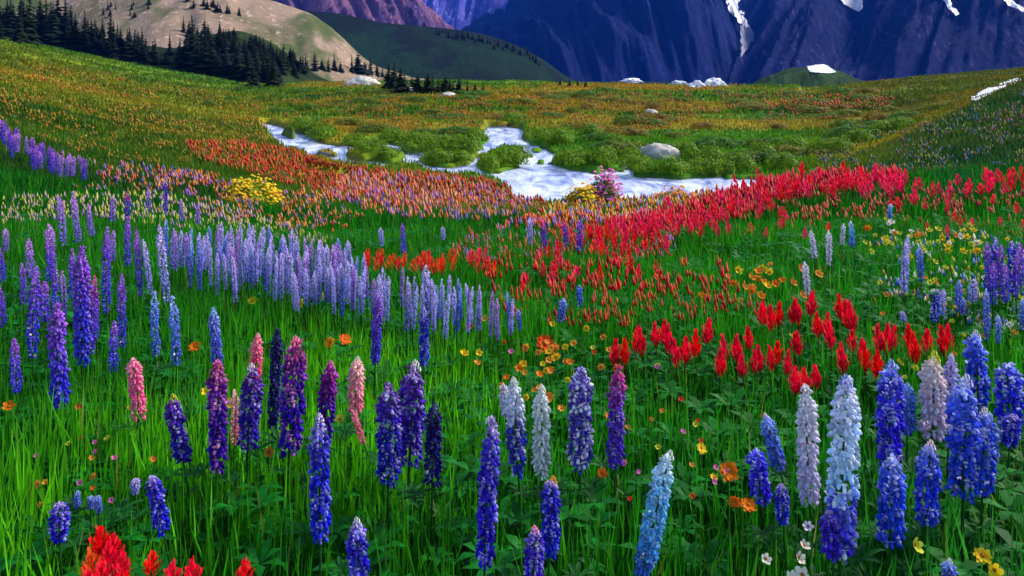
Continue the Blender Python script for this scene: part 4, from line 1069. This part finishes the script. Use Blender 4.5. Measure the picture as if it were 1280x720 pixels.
for k in range(46):
    x, y = random.choice([(random.uniform(20, 150), random.uniform(540, 640)), (random.uniform(780, 920), random.uniform(490, 620)), (random.uniform(60, 330), random.uniform(470, 600)), (random.uniform(560, 1000), random.uniform(410, 520))])
    flower(x, y, random.uniform(5, 8), random.choice(['vermilion', 'apricot', 'rose', 'lemon']), LZ, GZ, kind=random.choice([0, 2]))

# ------------------------------------------------------------------ shrubs along the stream
def shrub_mesh(seed, n=1500, cols_=None):
    r = np.random.default_rng(seed)
    th = r.uniform(0, 2 * PI, n); ph = np.arcsin(r.uniform(-.12, 1, n))
    lob = 1 + .28 * np.sin(th * 3 + seed) * np.cos(ph) + .22 * (vnoise(th * 2.2 + seed, ph * 3 + 5, seed) - .5) * 2
    rad = lob * r.uniform(.72, 1.02, n)
    P = np.stack([np.cos(ph) * np.cos(th) * rad, np.cos(ph) * np.sin(th) * rad, np.maximum(np.sin(ph) * rad, -.1)], -1)
    nrm = P / np.linalg.norm(P, axis=1, keepdims=True) + r.normal(0, .5, (n, 3)); nrm /= np.linalg.norm(nrm, axis=1, keepdims=True)
    up = np.array([0, 0, 1.0]); t1_ = np.cross(nrm, up + r.normal(0, .4, (n, 3))); t1_ /= np.linalg.norm(t1_, axis=1, keepdims=True); t2_ = np.cross(nrm, t1_)
    s = r.uniform(.05, .11, (n, 1))
    V = np.concatenate([P - t1_ * s * .5, P + t2_ * s, P + t1_ * s * .5, P - t2_ * s], 0)
    i = np.arange(n); Fc = np.stack([i, i + n, i + 2 * n, i + 3 * n], -1)
    g = vnoise(P[:, 0] * 4 + 9, P[:, 1] * 4 + P[:, 2] * 3, seed)[:, None]
    c = lin(52, 108, 12) * (1 - g) + lin(128, 156, 22) * g; c = c * r.uniform(.7, 1.3, (n, 1))
    if cols_ is not None: c = (lin(*cols_[0]) * (1 - g) + lin(*cols_[1]) * g) * r.uniform(.7, 1.3, (n, 1))
    return mesh_np('willow_shrub', V, [Fc], M_leaf, np.tile(c, (4, 1)))
SHR = [shrub_mesh(k) for k in (3, 4, 5, 6)]
SHD = [shrub_mesh(7, cols_=((60, 104, 16), (140, 132, 30))), shrub_mesh(8, cols_=((48, 92, 14), (110, 120, 24))), shrub_mesh(9, cols_=((90, 100, 24), (156, 110, 34))), shrub_mesh(10, cols_=((36, 86, 18), (90, 130, 24)))]
def shrub(px, row, wpx, hpx, label, group='low willow shrubs along the stream', dz=0.0):
    q = ray(px, row)
    if q is None or q.y > 200: return
    s = q.y / F
    o = link('willow_shrub', random.choice(SHD if 'valley' in group else SHR), label=label, category='shrub', group=group)
    o.location = (q.x, q.y + wpx * s * .4, float(max(zg(q.x, q.y + wpx * s * .4), ZW)) + .08); o.scale = (wpx * s / 2, wpx * s * .42 + .2, hpx * s * (.8 if 'valley' in group else 1.1) + .1); o.rotation_euler = (0, 0, random.uniform(0, 6.28)) if wpx < hpx * 2.5 else (0, 0, random.choice([0, PI]))
LS = 'low green willow shrub on the bank of the stream'
for x, y, wd_, h in [(612, 214, 30, 12), (634, 208, 46, 16), (650, 202, 24, 12), (700, 212, 20, 8), (720, 214, 44, 12), (755, 214, 40, 14), (800, 222, 40, 12), (840, 224, 46, 13), (880, 222, 40, 12), (905, 220, 30, 10),
   (700, 182, 36, 14), (680, 178, 30, 12), (640, 158, 30, 8), (596, 176, 28, 11), (575, 190, 48, 13), (548, 190, 44, 13), (520, 184, 40, 10), (488, 178, 34, 9), (460, 190, 44, 9), (440, 186, 32, 8), (545, 206, 40, 9), (575, 208, 34, 8), (510, 203, 34, 8), (480, 200, 30, 7), (400, 182, 36, 9), (375, 172, 26, 9),
   (740, 170, 30, 10), (770, 185, 30, 11), (790, 200, 26, 10), (860, 200, 46, 14), (895, 205, 40, 14), (930, 215, 40, 14), (960, 200, 40, 14), (985, 212, 36, 13), (1030, 196, 34, 14), (1056, 192, 30, 13), (1000, 190, 40, 12), (1080, 178, 36, 11), (1110, 166, 36, 10), (1135, 160, 30, 9), (790, 212, 22, 9)]:
    shrub(x, y, wd_, h, LS)
LS2 = 'rounded dark shrub out on the far valley meadow'
for x, y, wd_, h in [(818, 138, 20, 9), (735, 138, 20, 8), (560, 150, 60, 5), (640, 150, 50, 5), (690, 148, 34, 5), (770, 130, 24, 7), (716, 142, 18, 7), (258, 134, 22, 7), (286, 128, 22, 8), (1100, 150, 30, 8), (1060, 160, 30, 8), (1140, 148, 40, 9), (1090, 166, 24, 7), (690, 132, 30, 4), (850, 128, 30, 4), (930, 122, 30, 4)]:
    shrub(x, y, wd_, h, LS2, 'dark shrubs on the valley meadow')
LS3 = 'mounded green and ochre shrub on the open valley meadow beyond the stream'
GS3 = 'mounded shrubs on the valley meadow'
nsh = 0
for k in range(420):
    x, y = random.uniform(335, 1140), 116 + 90 * random.random() ** 1.3
    if y > np.interp(x, [330, 450, 600, 660, 760, 960, 1140], [168, 182, 182, 165, 205, 222, 160]): continue
    wd_ = random.uniform(24, 64) * np.interp(y, [116, 200], [.6, 1.1]); h_ = wd_ * random.uniform(.12, .2)
    q = ray(x, y)
    if q is None or q.y > 190: continue
    rr_ = wd_ * q.y / F
    tx = q.x + np.array([0, -.5, .5, 0, 0]) * rr_; ty = q.y + np.array([0, .3, .3, -.3, .8]) * rr_
    if stream_mask(tx, ty).max() > .05: continue
    shrub(x, y, wd_, h_, LS3, GS3); nsh += 1
    if nsh > 110: break
print('shrubs', nsh)
# clumps of blossom
def clump(name, label, cat, px, row, wpx, hpx, col, n=260):
    q = place(px, row, 0.05, ymax=40) 
    if q is None: return
    X, Y, Z = q; s = Y / F
    r = np.random.default_rng(int(px)); V, Fc, C = [], [], []
    bv = np.array([(-.5, 0, 0), (0, -.5, .1), (.5, 0, 0), (0, .5, .1), (0, 0, .45)]); bf = np.array([(0, 1, 4), (1, 2, 4), (2, 3, 4), (3, 0, 4)])
    for k in range(n):
        a = r.uniform(0, 6.28); e = math.asin(r.uniform(0, 1)); rr = r.uniform(.8, 1.05) * (1 + .2 * math.sin(3 * a))
        p = np.array([math.cos(e) * math.cos(a) * wpx * s / 2 * rr, math.cos(e) * math.sin(a) * wpx * s / 2 * rr, math.sin(e) * hpx * s * rr])
        V.append(bv * 5 * s * r.uniform(.7, 1.4) + p); Fc.append(bf + 5 * k); C.append(np.tile((r.random(), r.random(), .3), (5, 1)))
    root = thing(name, label, cat, (X, Y, Z + .12))
    link('blossoms', prep(mesh_np('blossoms', np.concatenate(V), [np.concatenate(Fc)], [None], np.concatenate(C)), FM[col]), root, FM[col])
    f = link('foliage', random.choice(SHR), root); f.scale = (wpx * s / 2 * .95, wpx * s / 2 * .9, hpx * s * .86)
clump('flowering_bush', 'golden yellow flower clump beside the lavender drift below the orange band', 'bush', 310, 262, 70, 32, 'yellow', 420)
clump('flowering_bush', 'small golden flower clump close beside the larger golden clump', 'bush', 344, 262, 24, 16, 'orange', 90)
clump('flowering_bush', 'golden flower clump on the bank just short of the pool', 'bush', 728, 262, 40, 26, 'yellow', 240)
clump('flowering_bush', 'pink flowering bush on the near bank against the bright pool', 'bush', 757, 258, 42, 38, 'rose', 300)
clump('flowering_bush', 'ochre flower clump on the near bank before the water below the large boulder', 'bush', 845, 258, 50, 18, 'apricot', 150)
# ------------------------------------------------------------------ grass, leaves and the carpet of far blossom (countless: one object each)
def in_view(n, y0, y1, power=1.0, mg=.7):
    """points spread evenly over the ground between two distances, a little wider than the view"""
    u = rng.random(n)
    if power == 2: Y = np.sqrt(y0 ** 2 + u * (y1 ** 2 - y0 ** 2))
    else: Y = y0 * (y1 / y0) ** u
    X = (rng.random(n) * 2 - 1) * (.58 * Y + mg)
    return X, Y

def blades(X, Y, h, wd, col, bend=.35, segs=3, name='grass', tipc=None, face=None):
    n = len(X); Z = zg(X, Y) - .02
    a = rng.uniform(0, 2 * PI, n)
    # blade faces: mostly turned so that the flat side is seen from anywhere
    t = np.stack([np.cos(a), np.sin(a)], -1)
    la = rng.uniform(0, 2 * PI, n); lean = rng.uniform(0, bend, n) ** 1.3 * h
    ld = np.stack([np.cos(la), np.sin(la)], -1) * lean[:, None]
    V = []
    prof = [(0, .55), (.4, 1.0), (.75, .7)] if segs == 3 else [(0, .8), (.55, .9)]
    for s, w_ in prof:
        c = np.stack([X + ld[:, 0] * s * s, Y + ld[:, 1] * s * s, Z + h * s], -1)
        d = np.concatenate([t * (wd * w_ * .5)[:, None], np.zeros((n, 1))], -1)
        V += [c - d, c + d]
    V.append(np.stack([X + ld[:, 0], Y + ld[:, 1], Z + h * (1 - .25 * (lean / np.maximum(h, 1e-3)) ** 2)], -1))
    k = len(V); V = np.concatenate(V); i = np.arange(n)
    q = [np.stack([i + 2 * j * n, i + (2 * j + 1) * n, i + (2 * j + 3) * n, i + (2 * j + 2) * n], -1) for j in range(len(prof) - 1)]
    tri = np.stack([i + (k - 3) * n, i + (k - 2) * n, i + (k - 1) * n], -1)
    C = np.tile(col, (k, 1))
    if tipc is not None:
        C[(k - 1) * n:] = col * .5 + tipc * .5; C[(k - 3) * n:(k - 1) * n] = np.tile(col * .75 + tipc * .25, (2, 1))
    return V, q, tri, C

def join_blades(name, parts, mat, **props):
    V, Q, Tt, C = [], [], [], []; off = 0
    for v, q, t, c in parts:
        V.append(v); Q += [x + off for x in q]; Tt.append(t + off); C.append(c); off += len(v)
    me = mesh_np(name, np.concatenate(V), [np.concatenate(Q), np.concatenate(Tt)], mat, np.concatenate(C))
    return link(name, me, **props)

def near_colour(X, Y):
    n1 = fbm(X / .55, Y / .9, 51, 3); n2 = rng.random(len(X))
    px = 640 + F * X / Y
    dark = lin(5, 72, 10); mid = lin(14, 122, 12); bright = lin(104, 204, 14)
    k = sstep(.3, .7, n1 * .55 + n2 * .5)[:, None]
    c = dark + (mid - dark) * k
    # a drift of young yellow-green grass before the lavender lupines, another under the corner
    b1 = np.exp(-((px - 470) / 130) ** 2 - ((Y - 3.5) / .75) ** 2) + .75 * np.exp(-((px - 60) / 130) ** 2 - ((Y - 2.1) / .5) ** 2) + .45 * np.exp(-((px - 250) / 160) ** 2 - ((Y - 2.9) / .4) ** 2)
    c = c + (bright - c) * np.clip(b1 * (.6 + n2) * 1.4 + .30 * (n2 > .86), 0, 1)[:, None]
    teal = lin(20, 84, 50)
    c = c + (teal - c) * (.5 * sstep(950, 1150, px) * sstep(.45, .6, vnoise(X * 1.3, Y * 1.3, 60)))[:, None]
    st = (rng.random(len(X)) < .025)[:, None]
    c = np.where(st, lin(120, 112, 50), c)
    return c * rng.uniform(.65, 1.35, (len(X), 1))

parts = []
def hvar(X, Y): return .75 + .5 * fbm(X / .7, Y / .7, 71, 2)
X, Y = in_view(80000, 1.0, 4.6, 2, 1.6); parts.append(blades(X, Y, rng.uniform(.22, .50, len(X)) * hvar(X, Y), rng.uniform(.005, .013, len(X)), near_colour(X, Y), .34, 3, tipc=lin(56, 150, 20)))
X, Y = in_view(13000, 1.0, 4.6, 2, 1.6); parts.append(blades(X, Y, rng.uniform(.10, .26, len(X)), rng.uniform(.012, .024, len(X)), near_colour(X, Y) * .8, .7, 3))
X, Y = in_view(76000, 4.6, 9, 2, 1.6); parts.append(blades(X, Y, rng.uniform(.20, .46, len(X)) * hvar(X, Y), rng.uniform(.007, .016, len(X)), near_colour(X, Y) * .95, .45, 3, tipc=lin(56, 146, 22)))
X, Y = in_view(82000, 9, 15, 2, 2.5); parts.append(blades(X, Y, rng.uniform(.18, .40, len(X)) * hvar(X, Y), rng.uniform(.010, .018, len(X)), near_colour(X, Y) * .9, .5, 2))
def far_patch(n, y0, y1, h, wd, pw=2, k=1.0):
    X, Y = in_view(n, y0, y1, pw, 6)
    m = stream_mask(X, Y) < .04; X, Y = X[m], Y[m]
    j = rng.random((2, len(X)))
    c = zone_colour(X, Y, j) * rng.uniform(.75, 1.3, (len(X), 1)) * k
    parts.append(blades(X, Y, rng.uniform(*h, len(X)) * (.6 + .8 * fbm(X / 3, Y / 4, 72, 2)), rng.uniform(*wd, len(X)), c, .6, 2))
far_patch(90000, 15, 30, (.14, .34), (.02, .045), 1)
far_patch(110000, 30, 75, (.10, .30), (.05, .11), 1)
far_patch(80000, 75, 200, (.15, .42), (.14, .30), 1)
join_blades('meadow_grass', parts, M_grass, kind='stuff', label='thick green meadow grass growing between the flowers', category='grass')

# broad dark leaves low between the stems
def rosettes(n, y0, y1):
    X, Y = in_view(n, y0, y1, 2); Z = zg(X, Y)
    Vs, Q, Tt, C = [], [], [], []
    per = 7
    X = np.repeat(X, per) ; Y = np.repeat(Y, per); Z = np.repeat(Z + rng.uniform(.10, .36, n), per)
    a = np.tile(np.arange(per) * 2 * PI / per, n) + np.repeat(rng.uniform(0, 6, n), per)
    L = np.repeat(rng.uniform(.04, .085, n), per) * rng.uniform(.8, 1.2, n * per)
    dz = rng.uniform(-.2, .5, n * per); wd = L * .2
    ca, sa = np.cos(a), np.sin(a)
    pts = []
    for s, w_ in ((.05, .2), (.55, 1)):
        for sd in (-1, 1):
            x = L * s; y = sd * wd * w_
            pts.append(np.stack([X + x * ca - y * sa, Y + x * sa + y * ca, Z + dz * x + .02 * s], -1))
    pts.append(np.stack([X + L * ca, Y + L * sa, Z + dz * L], -1))
    N_ = len(X); i = np.arange(N_)
    c = (lin(12, 104, 22) * rng.uniform(.6, 1.3, (N_, 1)))
    return np.concatenate(pts), [np.stack([i, i + N_, i + 3 * N_, i + 2 * N_], -1)], np.stack([i + 2 * N_, i + 3 * N_, i + 4 * N_], -1), np.tile(c, (5, 1))
join_blades('undergrowth', [rosettes(6500, 1.2, 5), rosettes(2000, 5, 9)], M_leaf, kind='stuff', label='dark fingered leaves filling the gaps between flower stems', category='undergrowth')

# far drifts of blossom too small and too many to count
BLV = np.array([(-.5, 0, 0), (0, -.5, 0), (.5, 0, 0), (0, .5, 0), (0, 0, .9), (0, 0, -.3)]); BLF = np.array([(0, 1, 4), (1, 2, 4), (2, 3, 4), (3, 0, 4), (1, 0, 5), (2, 1, 5), (3, 2, 5), (0, 3, 5)])
CV, CF, CC = [], [], []; coff = [0]
def drift(n, poly, colours, wpx, tall, hb, ymax=60, wgt=None, gap=None):
    """blossoms of a drift whose heads show inside an outline of (column, row) points"""
    pts = np.array(poly); k = 0; tries = 0
    x0, y0 = pts.min(0); x1, y1 = pts.max(0)
    px = rng.uniform(x0, x1, n * 4); py = rng.uniform(y0, y1, n * 4); ok = inpoly(poly, px, py)
    if gap: ok &= fbm(px / 26, py / 9, gap, 3) > .46
    for x, y in zip(px[ok][:n], py[ok][:n]):
        q = place(x, y, hb, ymin=4, ymax=ymax)
        if q is None: continue
        X, Y, Z = q; s = Y / F; wd = wpx * s * rng.uniform(.7, 1.35)
        if stream_mask(np.array([X]), np.array([Y]))[0] > .1: continue
        c = colours[rng.choice(len(colours), p=wgt)]
        v = BLV * np.array([wd, wd, wd * tall * rng.uniform(.7, 1.3)]) + np.array([X, Y, ZC - (y - HOR) * s])
        CV.append(v); CF.append(BLF + coff[0]); coff[0] += 6; CC.append(np.tile(lin(*c) * rng.uniform(.75, 1.25), (6, 1)))
OR = [(200, 62, 20), (190, 44, 24), (200, 84, 22), (178, 36, 26), (196, 112, 30), (140, 100, 40), (90, 104, 36)]
drift(3600, [(228, 178), (300, 176), (360, 186), (420, 206), (480, 212), (560, 218), (620, 226), (668, 244), (700, 262), (640, 268), (560, 262), (470, 256), (400, 244), (320, 218), (250, 200)], OR, 2.6, 1.8, .25)
drift(900, [(420, 214), (560, 224), (640, 240), (680, 262), (600, 276), (480, 270), (420, 250)], [(150, 100, 170), (214, 110, 50), (210, 140, 90), (120, 90, 170), (214, 90, 60), (206, 150, 120)], 3.2, 2.2, .28)
drift(700, [(240, 214), (420, 236), (470, 262), (440, 300), (330, 282), (220, 240), (150, 214)], [(206, 110, 40), (200, 150, 50), (150, 100, 160), (196, 80, 50), (204, 140, 110)], 3.0, 1.6, .28, gap=85)
drift(800, [(0, 246), (200, 240), (260, 250), (420, 300), (400, 306), (260, 290), (120, 272), (0, 280)], [(186, 180, 80), (190, 186, 120), (160, 170, 50), (190, 150, 150), (160, 130, 180)], 2.7, 2.0, .36)
drift(520, [(60, 190), (240, 214), (330, 250), (300, 282), (180, 244), (60, 232), (100, 210)], [(150, 96, 170), (190, 110, 60), (120, 100, 180), (200, 140, 60), (180, 110, 130), (196, 90, 50), (60, 120, 70)], 3.0, 1.7, .28, gap=87)
drift(1300, [(0, 90), (60, 80), (160, 96), (300, 120), (400, 150), (330, 176), (240, 180), (240, 212), (100, 190), (0, 150)], [(160, 126, 30), (166, 112, 30), (150, 124, 26), (168, 96, 34), (164, 144, 34)], 2.6, 1.1, .2, 140, gap=91)
drift(2200, [(330, 124), (480, 118), (620, 122), (900, 112), (1130, 118), (1100, 150), (980, 150), (900, 170), (760, 160), (640, 150), (560, 168), (400, 150)], [(160, 116, 30), (166, 100, 34), (146, 114, 28), (156, 84, 38)], 2.3, .9, .25, 140, gap=95)
drift(260, [(1040, 116), (1120, 124), (1100, 134), (1000, 138), (900, 134)], [(190, 84, 34), (176, 70, 40)], 3.0, 1.0, .25, 140)
drift(700, [(700, 252), (850, 244), (900, 236), (860, 262), (780, 276), (700, 280), (640, 280)], [(214, 150, 40), (210, 110, 40), (214, 60, 50), (130, 120, 200), (216, 190, 70)], 3.4, 1.7, .3)
drift(700, [(600, 276), (860, 262), (840, 320), (700, 340), (560, 320)], [(206, 40, 44), (196, 60, 60), (150, 120, 190), (214, 100, 60)], 3.4, 2.2, .32, gap=97)
drift(800, [(960, 206), (1110, 168), (1280, 112), (1280, 206), (1130, 214), (1000, 216)], [(50, 76, 130), (120, 140, 40), (160, 80, 60), (70, 96, 140), (150, 110, 90), (140, 150, 50), (90, 120, 110)], 2.3, 1.5, .25, gap=99)
drift(1300, [(690, 296), (780, 272), (860, 254), (910, 236), (950, 222), (1060, 212), (1130, 212), (1130, 224), (1050, 232), (960, 254), (900, 280), (800, 300), (700, 312)], [(206, 8, 50), (190, 10, 44), (220, 20, 60), (200, 16, 30)], 3.6, 2.3, .33)
drift(500, [(900, 240), (1280, 236), (1280, 300), (1100, 276), (900, 300)], [(190, 40, 60), (200, 80, 60), (196, 110, 80)], 3.2, 1.8, .3, gap=98)
drift(420, [(1080, 296), (1280, 290), (1280, 420), (1180, 400), (1090, 360)], [(80, 100, 190), (130, 150, 200), (206, 196, 90), (200, 200, 190), (214, 150, 60)], 3.6, 1.6, .36, gap=94)
drift(420, [(600, 326), (900, 326), (960, 390), (760, 410), (620, 400)], [(200, 24, 30), (204, 70, 40), (186, 30, 40)], 3.6, 2.4, .4, gap=92)
link('wildflowers', mesh_np('wildflowers', np.concatenate(CV), [np.concatenate(CF)], M_carpet, np.concatenate(CC)), kind='stuff', label='countless tiny orange, red and purple blossoms carpeting the far meadow', category='wildflowers')
# ------------------------------------------------------------------ the air between here and the mountains
lo = np.min([np.min(v_, 0) for v_ in BV], 0); hi = np.max([np.max(v_, 0) for v_ in BV], 0)
lo = lo - np.array([5, 5, 1]); hi = hi + np.array([5, 5, 3])
hv_ = np.array([(x, y, z) for z in (lo[2], hi[2]) for y in (lo[1], hi[1]) for x in (lo[0], hi[0])])
hf_ = np.array([(0, 2, 3, 1), (4, 5, 7, 6), (0, 1, 5, 4), (2, 6, 7, 3), (0, 4, 6, 2), (1, 3, 7, 5)])
M_haze, n_, o_ = newmat('haze')
pv = N(n_, 'ShaderNodeVolumePrincipled')
pv.inputs['Color'].default_value = (.012, .155, 1.0, 1)
pv.inputs['Density'].default_value = HAZE
pv.inputs['Anisotropy'].default_value = 0.0
n_.links.new(pv.outputs[0], o_.inputs['Volume'])
link('haze', mesh_np('haze', hv_, [hf_], M_haze), kind='stuff', label='thin blue mountain air', category='haze')
